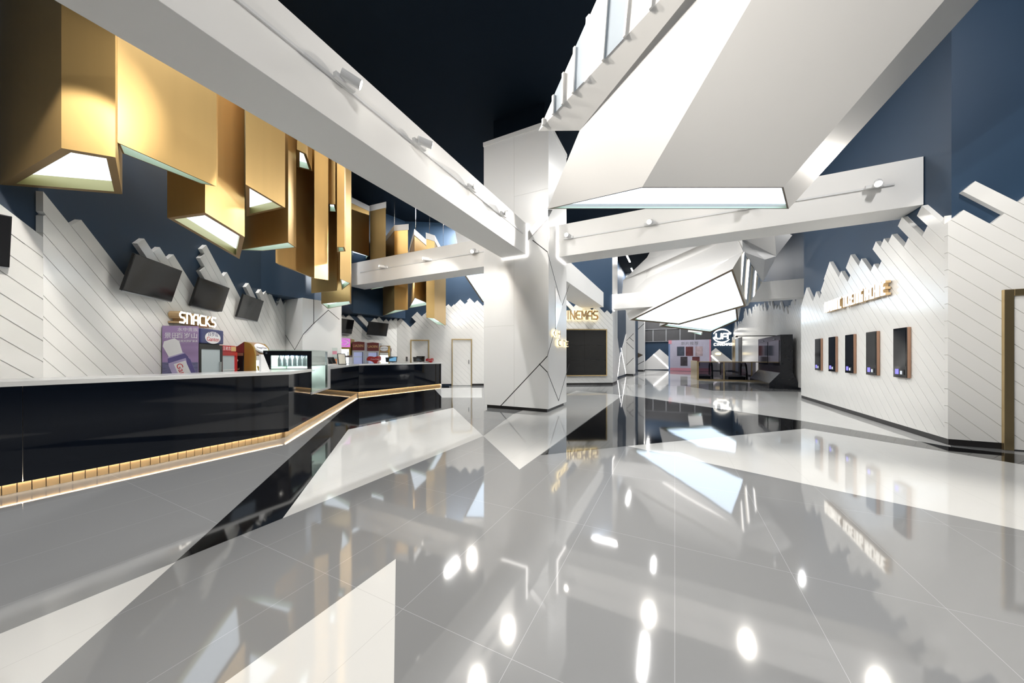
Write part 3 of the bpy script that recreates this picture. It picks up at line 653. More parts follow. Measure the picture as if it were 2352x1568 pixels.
W1 = lat(.33, 4.05, 4.09); W2_ = lat(.84, 4.05, 4.09); W3_ = lat(1.40, 3.1, 4.67); W4_ = lat(.854, 3.3, 4.89)
X3, X4 = W1 + (W3_ - W1) * 1.9, W1 + (W4_ - W1) * 1.9
G1 = F1 + dirv * .591; G2 = F1 + dirv * 1.6
m = MB(); m.poly([W1, G1, G2 + (N1 - F1) * .25, X3]); m.poly([W1, X3, X4]); m.poly([W1, X4, G2 + Vector((0, 0, .5)), G1])
m.build('side_wing', 'white_paint', BW)
nrm = (W3_ - W1).cross(W4_ - W1).normalized()
if nrm.dot(W1 - Vector((0, 0, EYE))) > 0: nrm = -nrm
lit, slat = MB(), MB()
KO = [.11, .31, .49, .68, .89, 1.18, 1.5, 1.85]
for i, ko in enumerate(KO):
    a = W1 + (W3_ - W1) * ko * .51; b = W1 + (W4_ - W1) * ko; e = (W3_ - W1).normalized() * (.012 if i != 4 else .02); h = nrm * .05
    rib = lit if i == 4 else MB(); rib.loft([a - e, a + e, b + e, b - e], [a - e + h, a + e + h, b + e + h, b - e + h])
    if i != 4: rib.build('fin', 'white_paint', BW)
    if i % 2 == 1 and i < 7:
        a2 = W1 + (W3_ - W1) * KO[i + 1] * .51; b2 = W1 + (W4_ - W1) * KO[i + 1]; o = nrm * .006
        slat.loft([a + o, a2 + o, b2 + o, b + o], [a + o * 2, a2 + o * 2, b2 + o * 2, b + o * 2])
lit.build('light_lines', 'line_glow', BW); slat.build('grey_strips', 'grey_blue_panel', BW)
MB().loft([G1 + dirv * .05 + lat(-.06, 0, .03), G1 + dirv * .05 + lat(-.03, 0, .03), G1 + dirv * .05 + lat(-.03, 0, .0)], [G1 + dirv * 1.2 + lat(-.06, 0, .03), G1 + dirv * 1.2 + lat(-.03, 0, .03), G1 + dirv * 1.2 + lat(-.03, 0, 0)]).build('cove_light', 'line_glow', BW)

def on3(px, py, A, B, C):
    return at_plane(px, py, A, (B - A).cross(C - A))
LA, LB_, LC = at_d(1446, 735, 15.6), at_d(1683, 617, 11.8), at_d(1714, 703, 12.0); LD = on3(1560, 746, LA, LB_, LC)
n2 = (LB_ - LA).cross(LC - LA).normalized(); n2 = n2 if n2.z > 0 else -n2
RB = at_d(1707, 577, 12.3); ML = white_lantern([LA, LB_, LC, LD], (RB - LB_) * 1.0, 'large white lantern in mid hall with a bright tilted light panel', rim=.07, hang=False)
# ribbed right end and the upper mass of the same lantern
va = RB - LB_
m = MB(); q = lambda px, py, d: at_d(px, py, d)
up = [q(1430, 690, 16.8), q(1440, 672, 16.8), q(1484, 640, 16.3), q(1507, 598, 16), q(1600, 555, 14.5), q(1690, 545, 13.4), q(1755, 625, 13.0), q(1707, 578, 12.6), q(1683, 590, 12.6), q(1520, 662, 15.2)]
A0, A1, A2, A3 = q(1425, 694, 16.9), q(1507, 598, 16.2), q(1690, 540, 13.6), q(1707, 580, 12.7)
A4 = q(1512, 664, 15.3); bk = Vector((0, .5, 1.2))
A0 = q(1428, 692, 16.9); Ab = q(1484, 640, 16.4)
m.poly([LA + n2 * .01, LB_ + n2 * .01, A3, A4]); m.poly([A4, A3, A2, A1, Ab, A0]); m.poly([LA + n2 * .01, A4, A0])
m.poly([A1, A2, A2 + bk, A1 + bk]); m.poly([A0, Ab, Ab + bk, A0 + bk]); m.poly([Ab, A1, A1 + bk, Ab + bk]); m.poly([A2, A3, A3 + bk, A2 + bk]); m.poly([A0 + bk, Ab + bk, A1 + bk, A2 + bk, A3 + bk])
m.build('upper_shell', 'white_paint', ML)
m = MB(); B0, B1, B2_, B3 = q(1690, 540, 13.6), q(1778, 520, 12.8), q(1783, 588, 12.9), q(1752, 648, 12.6)
m.poly([B0, B1, B2_, q(1757, 596, 12.6)]); m.poly([B0, q(1757, 596, 12.6), B3, q(1707, 578, 12.5)]); m.poly([B2_, B3, q(1757, 596, 12.6)])
B4 = q(1820, 540, 13.0); m.poly([B1, B4, B2_]); m.build('end_shell', 'white_paint', ML)
R0, R1, R2, R3 = LB_ + va * .98, q(1750, 648, 12.5), LC + va * .15, LB_ + (LC - LB_) * .02
m = MB(); m.poly([R0, R1, q(1717, 703, 12.02), LB_ + Vector((0, 0, .01))]); m.build('ribbed_end', 'pale_cream', ML)
gs, ll = MB(), MB()
dia = [(1707, 579), (1749, 648), (1717, 701), (1688, 620)]
PLN = (R0, R1, q(1717, 703, 12.02)); rn = (R1 - R0).cross(PLN[2] - R0).normalized(); rn = rn if rn.dot(R0) < 0 else -rn
def strip(mb, x0, wd, off):
    sl_ = -.08        # strips run almost upright
    pl = clip(dia, -1, sl_, -(x0 - sl_ * -640) if False else -(x0 - sl_ * 640)); pl = clip(pl, 1, -sl_, x0 + wd - sl_ * 640) if pl else pl
    if len(pl) >= 3:
        P3 = [on3(a_, b_, *PLN) + rn * off for a_, b_ in pl]; mb.ext(P3, rn * .012)
for x0 in (1692, 1704, 1716, 1728, 1740): strip(gs, x0, 5.5, .012)
for x0 in (1699.5, 1713.5, 1731.5): strip(ll, x0, 2.6, .03)
gs.build('grey_strips', 'grey_blue_panel', ML); ll.build('light_lines', 'line_glow', ML)
e0, e1 = q(1522, 660, 15.1), q(1688, 591, 12.55); m = MB(); m.tube(A2 + bk - Vector((0, 0, .1)), Vector((A2.x + bk.x, A2.y + bk.y, TOP - .003)), .015, 6); m.tube(B1, Vector((B1.x, B1.y, TOP - .003)), .015, 6); m.build('hanger', 'steel', ML)
MB().tube(e0, e1, .035, 8).build('cove_light', 'line_glow', ML, label='glowing line along the fold')

LA, LB_, LC = at_d(1514, 749, 21.5), at_d(1693, 705, 18.0), at_d(1696, 736, 18.3); LD = on3(1632, 764, LA, LB_, LC); LE = on3(1600, 715, LA, LB_, LC)
white_lantern([LA, LE, LB_, LC, LD], Vector((.3, .4, 1.6)), 'second mid hall lantern hanging low behind the large one', rim=.09)
LA, LB_, LC = at_d(1580, 762, 26), at_d(1612, 764, 25.0), at_d(1612, 770, 25.2)
white_lantern([LA, LB_, LC], Vector((.2, .5, 1.4)), 'farthest small white lantern with a thin lit sliver', rim=.03)
LA, LB_, LC = at_d(1064, 629, 10.9), at_d(1170, 622, 11.4), at_d(1108, 694, 12.5); LD = on3(1190, 690, LA, LB_, LC)
white_lantern([LA, LB_, LD, LC], at_d(1045, 530, 12.2) - at_d(1064, 629, 10.9), 'white lantern half hidden behind the big pillar on its left', rim=.05)

# ------------------------------------------------------------------ snack counters
C1 = [Vector((-5.53, -3.0, 0)), Vector((-5.545, 3.084, 0))]; CP = Vector((-9.62, 7.62, 0)); CE = Vector((-9.40, 11.72, 0))
U2 = (CP - C1[1]).normalized(); N2o = Vector((U2.y, -U2.x, 0)); U3 = (CE - CP).normalized()
F1c = Frame(C1[0], (0, 1, 0), (1, 0, 0)); F2c = Frame(C1[1], U2, N2o); F3c = Frame(CP, U3, (U3.y, -U3.x, 0))
L1, L2, L3 = 6.084, (CP - C1[1]).length, (CE - CP).length
def panels(t, fr, cuts, z0=.102, z1=1.01):
    for a, b in zip(cuts, cuts[1:]): MB(fr).box((a + .002, -.03, z0), (b - .002, 0, z1)).build('front_panel', 'black_panel', t)
def kick(t, fr, a, b):
    m = MB(fr); x = a
    while x < b - .01:
        m.box((x, -.10, .001), (min(x + .074, b), -.055, .098)); x += .08
    m.build('kick_tiles', 'gold_tile', t)
    MB(fr).box((a, -.054, .104), (b, -.034, .115)).build('led_strip', 'warm_glow', t)
t = thing('counter', 'near snack counter with glossy black front and white stone top at the left', 'counter', (-5.9, 1.0, 0))
panels(t, F1c, [0, 1.2, 3.7, L1]); panels(t, F2c, [0.003, 1.12])
kick(t, F1c, 0, L1 - .07); kick(t, F2c, .03, L2 - .03)
a = C1[1] + U2 * 1.12; nin = -N2o
top = [(-5.51, -3.0), (C1[1].x + .03, C1[1].y + .02), (a.x + N2o.x * .02, a.y + N2o.y * .02), (a.x + nin.x * .72, a.y + nin.y * .72), (-6.25, 3.1), (-6.25, -3.0)]
MB().prism(top, 1.01, 1.06).build('worktop', 'white_stone', t, bevel=.003)
MB().prism([(-5.6, -3), (-5.6, 3.06), (-6.2, 3.1), (-6.2, -3)], .1, 1.01).build('carcass', 'white_plastic', t)
MB(F2c).box((.03, -.68, .1), (1.1, -.07, 1.01)).build('carcass', 'white_plastic', t)
t = thing('counter', 'far snack counter with black glossy front, angled towards the back door', 'counter', (-9.6, 9.0, 0))
panels(t, F2c, [2.44, 4.3, L2 - .002]); panels(t, F3c, [0.002, 1.7, 3.1, L3])
MB(F2c).box((1.12, -.03, .102), (2.44, 0, .56)).build('front_panel', 'black_panel', t)
kick(t, F3c, .02, L3)
b0 = C1[1] + U2 * 2.44
top = [(b0.x + N2o.x * .02, b0.y + N2o.y * .02), (CP.x + .02, CP.y), (CE.x + .03, CE.y + .04), (CE.x - .1, CE.y + .03), (CE.x - .62, CE.y - .32), (CP.x - .5, CP.y - .1), (b0.x + nin.x * .5, b0.y + nin.y * .5)]
MB().prism(top, 1.01, 1.06).build('worktop', 'white_stone', t, bevel=.003)
MB(F3c).box((0.05, -.48, .1), (L3 - .5, -.07, 1.01)).build('carcass', 'white_plastic', t)
MB(F3c).box((L3, -.1, .0), (L3 + .04, .0, 1.01)).build('end_panel', 'white_plastic', t, label='white end panel')
MB(F2c).box((2.5, -.42, .1), (L2 - .5, -.07, 1.01)).build('carcass', 'white_plastic', t)
# glass showcase set into the counter
t = thing('glass_showcase', 'tall glass showcase with black framed end set between the two counters', 'showcase', F2c((1.7, -.4, .57)))
x0, x1, z0, z1, dp = 1.13, 2.16, .57, 1.41, .80
MB(F2c).box((x0, -dp, z0), (x1 + .26, .02, z0 + .04)).build('base', 'white_plastic', t)
m = MB(F2c); m.box((x0, .008, z0 + .04), (x1, .016, z1)); m.build('front_pane', 'clear_glass', t)
m = MB(F2c); m.box((x0, -dp, z1), (x1 + .02, .02, z1 + .02)); m.build('top_pane', 'clear_glass', t)
f = MB(F2c)
for a_, b_ in (((x0, -dp, z0 + .04), (x0 + .03, -dp + .12, z1)), ((x0, -.07, z0 + .04), (x0 + .03, .0, z1)), ((x0, -dp + .12, z1 - .09), (x0 + .03, -.07, z1)), ((x0, -dp + .12, z0 + .04), (x0 + .03, -.07, z0 + .5))): f.box(a_, b_)
f.build('end_frame', 'black_gloss', t)
MB(F2c).box((x0 + .01, -dp + .12, z0 + .5), (x0 + .016, -.07, z1 - .09)).build('end_pane', 'fridge_glass', t)
MB(F2c).box((x0 - .004, -dp + .04, z1 - .06), (x0, -dp + .07, z1 - .03)).build('lock', 'steel', t)
MB(F2c).box((x0 + .04, -dp + .02, 1.10), (x1 - .01, -.02, 1.115)).build('shelf', 'clear_glass', t)
MB(F2c).box((x1 + .04, -dp, z0 + .04), (x1 + .26, .02, 1.10)).build('side_panel', 'white_plastic', t)
m = MB(F2c); m.box((x1, -.02, z0 + .04), (x1 + .02, .018, z1)); m.box((x1, -dp, z0 + .04), (x1 + .02, -dp + .03, z1)); m.build('post', 'steel', t)
MB(F2c).box((x0 + .04, -dp, z0 + .04), (x1, -dp + .012, z1)).build('back_panel', 'pale_liner', t)
MB(F2c).box((x0 + .1, -.5, z1 - .03), (x1 - .1, -.38, z1 - .012)).build('fill_strip', 'bar_glow', t)  # added glow strip for a brighter showcase interior
l = bpy.data.lights.new('showcase_fill', 'AREA'); l.shape = 'RECTANGLE'; l.size = .7; l.size_y = .1; l.energy = 14; l.color = (.93, 1, .97)  # added fill lamp that lifts the dark inside of the showcase
lo = bpy.data.objects.new('lamp', l); COL.objects.link(lo); lo.parent = t; lo.location = F2c(((x0 + x1) / 2, -.44, z1 - .035)) - ORG[t]; lo.rotation_euler = (0, 0, math.atan2(U2.y, U2.x))
MB(F2c).box((x0 + .1, -.7, z0 + .42), (x1 - .1, -.2, z0 + .43)).build('lower_shelf', 'white_plastic', t)
def bottle(p, label, grp, s=1.0, proto=None):
    r = thing('water_bottle', label, 'bottle', p, grp)
    o = MB().lathe([(.03 * s, 0), (.032 * s, .01), (.032 * s, .13 * s), (.028 * s, .15 * s), (.013 * s, .19 * s), (.013 * s, .2 * s)], p, 10).build('body', 'bottle_plastic', r, smooth=True)
    c = MB().lathe([(.015 * s, .198 * s), (.015 * s, .222 * s)], p, 10).build('cap', 'bottle_cap', r); return r
proto = bottle(F2c((x0 + .14, -.58, 1.116)), 'clear water bottle with blue cap on the shelf of the black framed showcase', 'water bottles in the showcase')
for i in range(17):
    c, r = (i + 1) % 6, (i + 1) // 6
    d_ = proto.copy(); COL.objects.link(d_); d_.location = F2c((x0 + .14 + .15 * r, -.58 + .085 * c, 1.116)); ORG[d_] = Vector(d_.location)
    for ch in proto.children:
        k = ch.copy(); COL.objects.link(k); k.parent = d_

# ------------------------------------------------------------------ snack machines along the left wall
def fr_w2(u, n): return Frame(FW2((u, n, 0)), W2u, W2n)
# tall drinks fridge with a poster on its near side.  local frame: u along the wall (away), n into the room
fr = fr_w2(1.62, .12); sd = Frame(fr((0, 0, 0)), W2n, -W2u)      # sd: the side that faces the camera, u = into the room
t = thing('drinks_fridge', 'tall black drinks fridge with a purple water bottle poster on its side', 'fridge', fr((.25, .25, 0)))
H, D, W = 1.80, .50, .60
MB(fr).box((0, 0, 0.02), (W, D - .04, H)).build('cabinet', 'black_plastic', t, bevel=.006)
MB(fr).box((.02, D - .04, H - .27), (W - .0, D + .03, H - .01)).build('header', 'navy_print', t, bevel=.02)
ff = Frame(fr((0, D + .031, 0)), W2u, W2n)
m = MB(ff); m.ext(ellipse(.3, H - .16, .2, .11, 0), (0, .003, 0)); m.build('header_badge', 'white_print', t)
text('badge_text', 'Ganten', ff, .3, H - .19, .11, 'red_print', t, n0=.0035); text('badge_text', '百岁山', ff, .3, H - .1, .09, 'navy_print', t, n0=.0035)
d = MB(fr); d.box((.0, D - .04, .05), (.05, D + .01, H - .29)); d.box((W - .05, D - .04, .05), (W, D + .01, H - .29)); d.box((.05, D - .04, H - .37), (W - .05, D + .01, H - .29)); d.box((.05, D - .04, .05), (W - .05, D + .01, .2))
dd = d.build('door', 'black_plastic', t)
MB(fr).box((.05, D - .01, .2), (W - .05, D - .004, H - .37)).build('pane', 'fridge_inside', dd)
MB(fr).box((W - .1, D + .01, .7), (W - .08, D + .04, 1.2)).build('handle', 'steel', dd)
pn = MB(sd).box((-.02, 0.001, .03), (D, .012, H + .02)).build('side_poster', 'purple_print', t)
MB(sd).box((-.018, .0125, .03), (D - .002, .0135, 1.20)).build('poster_water', 'water_print', pn)
v = Vector((-.34, .94))
def bt(a, b): # bottle axis coordinates: a across, b up, leaning to the left
    c0 = Vector((.415, .67)); ex = Vector((v.y, -v.x)); return c0 + ex * a + v * b
def flat(name, pts, n, m_, par, th=.001): return MB(sd).ext([(p[0], n, p[1]) for p in pts], (0, th, 0)).build(name, m_, par)
def keep(pts):
    pl = [tuple(p) for p in pts]
    for c_ in ((1, 0, D - .004), (-1, 0, .016), (0, -1, -.035)): pl = clip(pl, *c_)
    return pl
flat('poster_bottle', keep([bt(-.15, -.2), bt(.16, -.2), bt(.17, .55), bt(.13, .68), bt(.09, .74), bt(-.09, .74), bt(-.13, .68), bt(-.16, .55)]), .014, 'lilac_print', pn)
flat('poster_bottle_shade', keep([bt(.12, -.2), bt(.16, -.2), bt(.17, .55), bt(.13, .66), bt(.1, .5)]), .0152, 'deep_violet', pn)
flat('poster_bottle_shade', keep([bt(-.155, .6), bt(.16, .6), bt(.13, .68), bt(-.13, .68)]), .0152, 'deep_violet', pn)
flat('poster_cap', keep([bt(-.105, .70), bt(.105, .70), bt(.125, .9), bt(.08, .97), bt(-.08, .97), bt(-.125, .9)]), .0155, 'white_print', pn)
flat('poster_label', keep([bt(-.08, .16), bt(.1, .16), bt(.1, .56), bt(-.08, .56)]), .0155, 'white_print', pn)
sl = Frame(sd((.30, .0168, 1.005)), W2n * .34 + Vector((0, 0, -.94)), -W2u, W2n * .94 + Vector((0, 0, .34)))
text('poster_text', 'Ganten', sl, 0, -.02, .13, 'red_print', pn)
text('poster_text', '景田', sd, .115, H - .15, .105, 'white_print', pn, n0=.0142, depth=.001); text('poster_text', '百岁山', sd, .34, H - .15, .105, 'white_print', pn, n0=.0145)
text('poster_text', '水中贵族', sd, .35, H - .045, .075, 'white_print', pn, n0=.0145); text('poster_text', '饮用天然矿泉水', sd, .35, H - .24, .042, 'white_print', pn, n0=.0145)

fr = fr_w2(2.26, .12); ff = Frame(fr((0, .46, 0)), W2u, W2n)
t = thing('drinks_fridge', 'small red drinks fridge right of the black one', 'fridge', fr((.2, .2, 0)))
H = 1.52
MB(fr).box((0, 0, .02), (.5, .42, H)).build('cabinet', 'red_plastic', t, bevel=.005)
d = MB(fr); d.box((0, .42, .05), (.05, .46, H - .13)); d.box((.45, .42, .05), (.5, .46, H - .13)); d.box((.05, .42, H - .2), (.45, .46, H - .13)); d.box((.05, .42, .05), (.45, .46, .36)); dd = d.build('door', 'red_plastic', t)
MB(fr).box((.05, .43, .36), (.45, .436, H - .2)).build('pane', 'fridge_inside', dd)
m = MB(fr); m.box((.05, .437, .72), (.45, .44, .735)); m.box((.05, .437, 1.03), (.45, .44, 1.045)); m.build('shelf', 'white_plastic', t)
MB(ff).box((.04, -.04, H - .12), (.46, .0, H - .01)).build('header', 'red_print', t)
MB(ff).box((.3, 0, H - .11), (.45, .002, H - .02)).build('header_badge', 'gold_print', t); text('header_text', '王老吉', ff, .17, H - .065, .08, 'white_print', t)

def icecream(fr, label, H=1.62, W=.62, D=.60, poster=True):
    t = thing('ice_cream_freezer', label, 'freezer', fr((W / 2, D / 2, 0)))
    ff = Frame(fr((0, D, 0)), fr.u, fr.n); sd = Frame(fr((0, 0, 0)), fr.n, -fr.u)
    MB(fr).box((.02, 0, .02), (W - .02, D * .7, H - .22)).build('cabinet', 'black_plastic', t, bevel=.01)
    prof = [(0, H - .24), (0, H - .14), (.03, H - .1), (D * .5, H - .1), (D * .72, H), (D * .72, H - .24)]
    m = MB(fr); m.ext([(0.0, n, z) for n, z in prof], (W, 0, 0)); m.build('hood', 'maroon', t, bevel=.008)
    arc = [(D * .70, .06)] + [(D * .70 + .02, H - .0)] + [(D * .70 + .12, H - .03), (D * .70 + .19, H - .12), (D * .70 + .22, H - .28), (D * .70 + .22, .06)]
    body = MB(fr)
    for ua, ub in ((0, .05), (W - .05, W)): body.ext([(ua, n, z) for n, z in arc], (ub - ua, 0, 0))
    g = body.build('front_frame', 'machine_gold', t)
    a2 = [(n - .01, z) for n, z in arc[1:5]] + [(D * .7, H - .30)]
    MB(fr).ext([(.05, n, z) for n, z in a2], (W - .1, 0, 0)).build('header', 'brown_print', t)
    MB(fr).box((.05, D * .7, .06), (W - .05, D * .7 + .2, .42)).build('front_base', 'machine_gold', t)
    MB(fr).box((.05, D * .7 + .18, .42), (W - .05, D * .7 + .19, H - .40)).build('pane', 'fridge_glow', t)
    MB(fr).box((.05, D * .7, H - .40), (W - .05, D * .7 + .205, H - .30)).build('label_strip', 'white_plastic', t)
    m = MB(fr)
    for zz in (.62, .82, 1.0): m.box((.06, D * .7 + .191, zz), (W - .06, D * .7 + .196, zz + .015))
    m.build('shelf', 'pale_liner', t)
    h0 = D * .7 + .235
    MB(fr).path([(.07, h0, .55), (.12, h0 + .02, .75), (.13, h0 + .02, .9), (.07, h0, 1.1)], .018).build('handle', 'machine_gold', t)
    tilt = Frame(ff((W / 2, -D * .30 + .185, H - .13)), fr.u, fr.n * .8 + Vector((0, 0, .6)), Vector((0, 0, .8)) - fr.n * .6)
    m = MB(tilt); m.ext(ellipse(0, 0, W * .38, .12, -.02), (0, .035, 0)); m.build('badge', 'white_print', t)
    text('badge_text', 'Häagen-Dazs', tilt, 0, 0, .075, 'label_text', t, n0=.0155)
    if poster:
        pb = MB(sd).box((.0, -.018, .1), (D * .69, -.012, H - .24)).build('side_poster', 'black_plastic', t)
        MB(sd).box((0, -.012, H - .30), (D * .69, -.006, H - .24)).build('poster_band', 'copper', pb)
        MB(sd).ext(ellipse(.2, H - .4, .12, .05, -.0118), (0, .003, 0)).build('poster_badge', 'white_print', pb)
        text('poster_text', 'Häagen-Dazs', sd, .2, H - .4, .04, 'label_text', pb, n0=-.008)
        text('poster_text', '哈根达斯', sd, .2, H - .48, .045, 'white_print', pb, n0=-.011); text('poster_text', 'handcrafted', sd, .21, H - .58, .055, 'gold_print', pb, n0=-.011)
        m = MB(sd)
        for x_, z_, r_ in ((.26, H - .78, .02), (.29, H - .8, .02), (.25, H - .82, .02), (.29, H - .75, .02), (.31, H - .83, .018)): m.ext(ellipse(x_, z_, r_, r_, -.0115, 8), (0, .001, 0))
        m.build('poster_berries', 'red_print', pb)
        m = MB(sd)
        for x_, z_, r_ in ((.1, H - .94, .018), (.14, H - .95, .018), (.2, H - .9, .018), (.23, H - .93, .018), (.08, H - .98, .015)): m.ext(ellipse(x_, z_, r_, r_, -.0115, 8), (0, .001, 0))
        m.build('poster_nuts', 'gold_print', pb)
        m = MB(sd)
        for g_ in ([(.1, H - .76), (.11, H - .88), (.18, H - .88), (.2, H - .76)], [(.05, H - .92), (.08, H - 1.03), (.15, H - 1.03), (.17, H - .92)], [(.3, H - .92), (.38, H - .94), (.36, H - 1.02), (.27, H - 1.0), (.3, H - .92)]): stroke(m, g_, .006, -.0115, -.0105)
        m.build('poster_sketch', 'silver_paint', pb)
    return t
icecream(fr_w2(3.0, .14), 'gold and maroon ice cream freezer with a black poster side left of the showcase')
fr = fr_w2(4.15, .15)
t = thing('ice_maker', 'pale grey box machine between the ice cream freezer and the showcase', 'machine', fr((.2, .2, 0)))
MB(fr).box((0, 0, .02), (.5, .45, 1.42)).build('cabinet', 'white_plastic', t, bevel=.02); MB(fr).box((-.004, .02, 1.2), (.504, .455, 1.21)).build('lid_gap', 'grey_metal', t)
t = thing('leaflet_stand', 'tilted white leaflet holder on the near counter beside the showcase', 'stand', at_z(600, 848, 1.06))
p = at_z(602, 852, 1.061); m = MB(Frame(p, W2u, W2n)); m.ext([(-.05, -.02, 0), (.22, -.02, 0), (.02, -.02, .27), (-.05, -.02, .27)], (0, .03, 0)); m.build('holder', 'white_plastic', t)

# SNACKS sign
sg = Frame(FW2((0, 0, 0)), -W2u, W2n)
pa = at_plane(411, 742, FW2((0, .25, 0)), W2n); pb = at_plane(497, 755, FW2((0, .25, 0)), W2n); hgt = 29.5 * (at_plane(417, 742, FW2((0, .25, 0)), W2n) - Vector((0, 0, EYE))).dot(Vector((-SN, CS, 0))) / F_PX
ua, ub = (pa - W2o).dot(W2u), (pb - W2o).dot(W2u)
FS = Frame(W2o, W2u, W2n)
lw = (ub - ua) / 6
t = thing('lit_sign', 'glowing word sign reading snacks with gold sides above the drinks fridges', 'sign', FS((ua, .1, pa.z)))
sign_letters(t, FS, 'SnACKS', ua + .03, pa.z + .02, lw * .68, hgt - .05, lw * .32, lw * .20, .08, .25, 'sign_white', 'gold_tile')

# televisions tilted on the walls
def tv(c, ex, n, W, label, arm=.12):
    c = Vector(c); ex = Vector(ex).normalized(); n = Vector(n); n = (n - ex * n.dot(ex)).normalized(); ey = n.cross(ex); hw, hh = W / 2, W * 9 / 32
    fr = Frame(c, ex, n, ey); t = thing('television', label, 'television', c - n * .1, 'black televisions tilted on the white boards')
    MB(fr).box((-hw, -.035, -hh), (hw, 0, hh)).build('bezel', 'black_plastic', t, bevel=.004)
    MB(fr).box((-hw + .012, 0, -hh + .02), (hw - .012, .002, hh - .012)).build('screen', 'screen_off', t)
    MB(fr).box((-hw * .2, -arm, -hh * .15), (hw * .2, -.035, hh * .2)).build('bracket', 'black_plastic', t)
    MB(fr).box((-hw + .01, -.02, -hh - .014), (hw - .01, -.002, -hh)).build('lower_lip', 'grey_metal', t)
tv((-7.38, 2.11, 2.516), (-.68, .73, 0), (.71, .65, -.26), 1.0, 'largest tilted black television, left of the snack sign')
tv((-8.36, 3.19, 2.516), (-.67, .74, 0), (.71, .65, -.26), 1.0, 'tilted black television hanging right above the snack sign')
tv((-9.17, 4.25, 2.468), (-.66, .75, 0), (.72, .64, -.25), .97, 'tilted black television right of the snack sign, third along the wall')
tv((-11.31, 8.26, 2.486), (-.15, .99, 0), (.96, .15, -.24), .99, 'tilted black television partly behind the left white pillar', .42)
tv((-10.85, 9.5, 2.446), (.03, 1, 0), (.97, -.03, -.22), .96, 'tilted black television above the far drinks fridges', .55)
tv((-6.60, .262, 2.56), (0, 1, 0), (.97, 0, -.25), 1.0, 'black television cut off by the left edge')

# ------------------------------------------------------------------ far fridges and counter-top things
RV = Vector((-SN, CS, 0)); RR = Vector((CS, SN, 0))
def facing(px, d, turn=0.0):          # a frame standing at depth d whose front looks back along the hall
    p = at_d(px, 821, d); p.z = 0; a = math.radians(turn)
    u = RR * math.cos(a) + RV * math.sin(a); return Frame(p, u, Vector((u.y, -u.x, 0)))
def far_fridge(px, d, wpx, ytop, label, head, htext, inner, cab='silver_paint', turn=12, hh=.34):
    fr = facing(px, d, turn); W = wpx * d / F_PX; H = EYE + (821 - ytop) * d / F_PX; t = thing('drinks_fridge', label, 'fridge', fr((W / 2, -.3, 0)))
    MB(fr).box((0, -.6, .02), (W, -.03, H - .02)).build('cabinet', cab, t, bevel=.006)
    d_ = MB(fr); d_.box((0, -.03, .05), (.05, 0, H - hh)); d_.box((W - .05, -.03, .05), (W, 0, H - hh)); d_.box((.05, -.03, H - hh - .07), (W - .05, 0, H - hh)); d_.box((.05, -.03, .05), (W - .05, 0, .2)); dr = d_.build('door', cab, t)
    MB(fr).box((.05, -.02, .2), (W - .05, -.012, H - hh - .07)).build('pane', inner, dr)
    MB(fr).box((W - .085, 0, .8), (W - .065, .03, 1.5)).build('handle', 'black_plastic', dr)
    m = MB(fr)
    for zz in (.6, .95, 1.3, 1.6): m.box((.06, -.012, zz), (W - .06, -.008, zz + .018))
    m.build('shelf', 'pale_liner', t)
    hd = MB(fr).ext([(0.01, -.03, H - hh), (W - .01, -.03, H - hh), (W - .01, -.03, H - .02), (W / 2, -.03, H), (.01, -.03, H - .02)], (0, .05, 0)).build('header', head, t)
    for (s_, x_, z_, m_, sq) in htext: text('header_text', s_, fr, W * x_, H - hh * z_, hh * .42, m_, t, n0=.0205, squash=sq)
    return t, fr, W, H
t, fr, W, H = far_fridge(770, 12.3, 32, 776, 'magenta headed ice cream fridge peeking from behind the left white pillar', 'magenta_glow', [], 'fridge_glow', 'machine_gold')
m = MB(fr); m.ring(ellipse(W * .5, H - .17, W * .42, .14, .022), ellipse(W * .5, H - .17, W * .36, .115, .022)); m.build('header_ring', 'white_print', t); text('header_text', 'Häagen-Dazs', fr, W * .5, H - .17, .1, 'white_print', t, n0=.022)
far_fridge(809, 12.5, 27, 784, 'left of the two grey far fridges with maroon cinema headers', 'maroon', [('UA', .24, .5, 'gold_print', .8), ('CINEMAS', .66, .5, 'gold_print', .38)], 'fridge_bluish')
far_fridge(843, 13.0, 26, 786, 'right of the two grey far fridges, partly behind a red cover', 'maroon', [('UA', .24, .5, 'gold_print', .8), ('CINEMAS', .66, .5, 'gold_print', .38)], 'fridge_bluish')
fr = facing(870, 13.2, 12); icecream(Frame(fr((.0, -.5, 0)), fr.u, fr.n), 'small gold ice cream freezer with a white badge behind the far counter', H=EYE + 28 * 13.2 / F_PX, W=.42, D=.5, poster=False)
def cooler(px, d, wpx, ytop, label):
    fr = facing(px, d, 8); W = wpx * d / F_PX; z0 = 1.061; H = EYE + (821 - ytop) * d / F_PX
    t = thing('display_cooler', label, 'cooler', fr((W / 2, -.15, z0))); MB(fr).box((0, -.3, z0), (W, -.02, H - .06)).build('cabinet', 'silver_paint', t)
    MB(fr).box((.03, -.02, z0 + .02), (W - .03, -.012, H - .07)).build('pane', 'fridge_glow', t); MB(fr).box((0, -.3, H - .06), (W, .0, H)).build('header', 'dark_brown', t)
    text('header_text', 'SAVOURITY', fr, W * .4, H - .03, .05, 'white_print', t)
cooler(779, 11.2, 22, 816, 'bright small display cooler on the far counter next to the tablet stand')
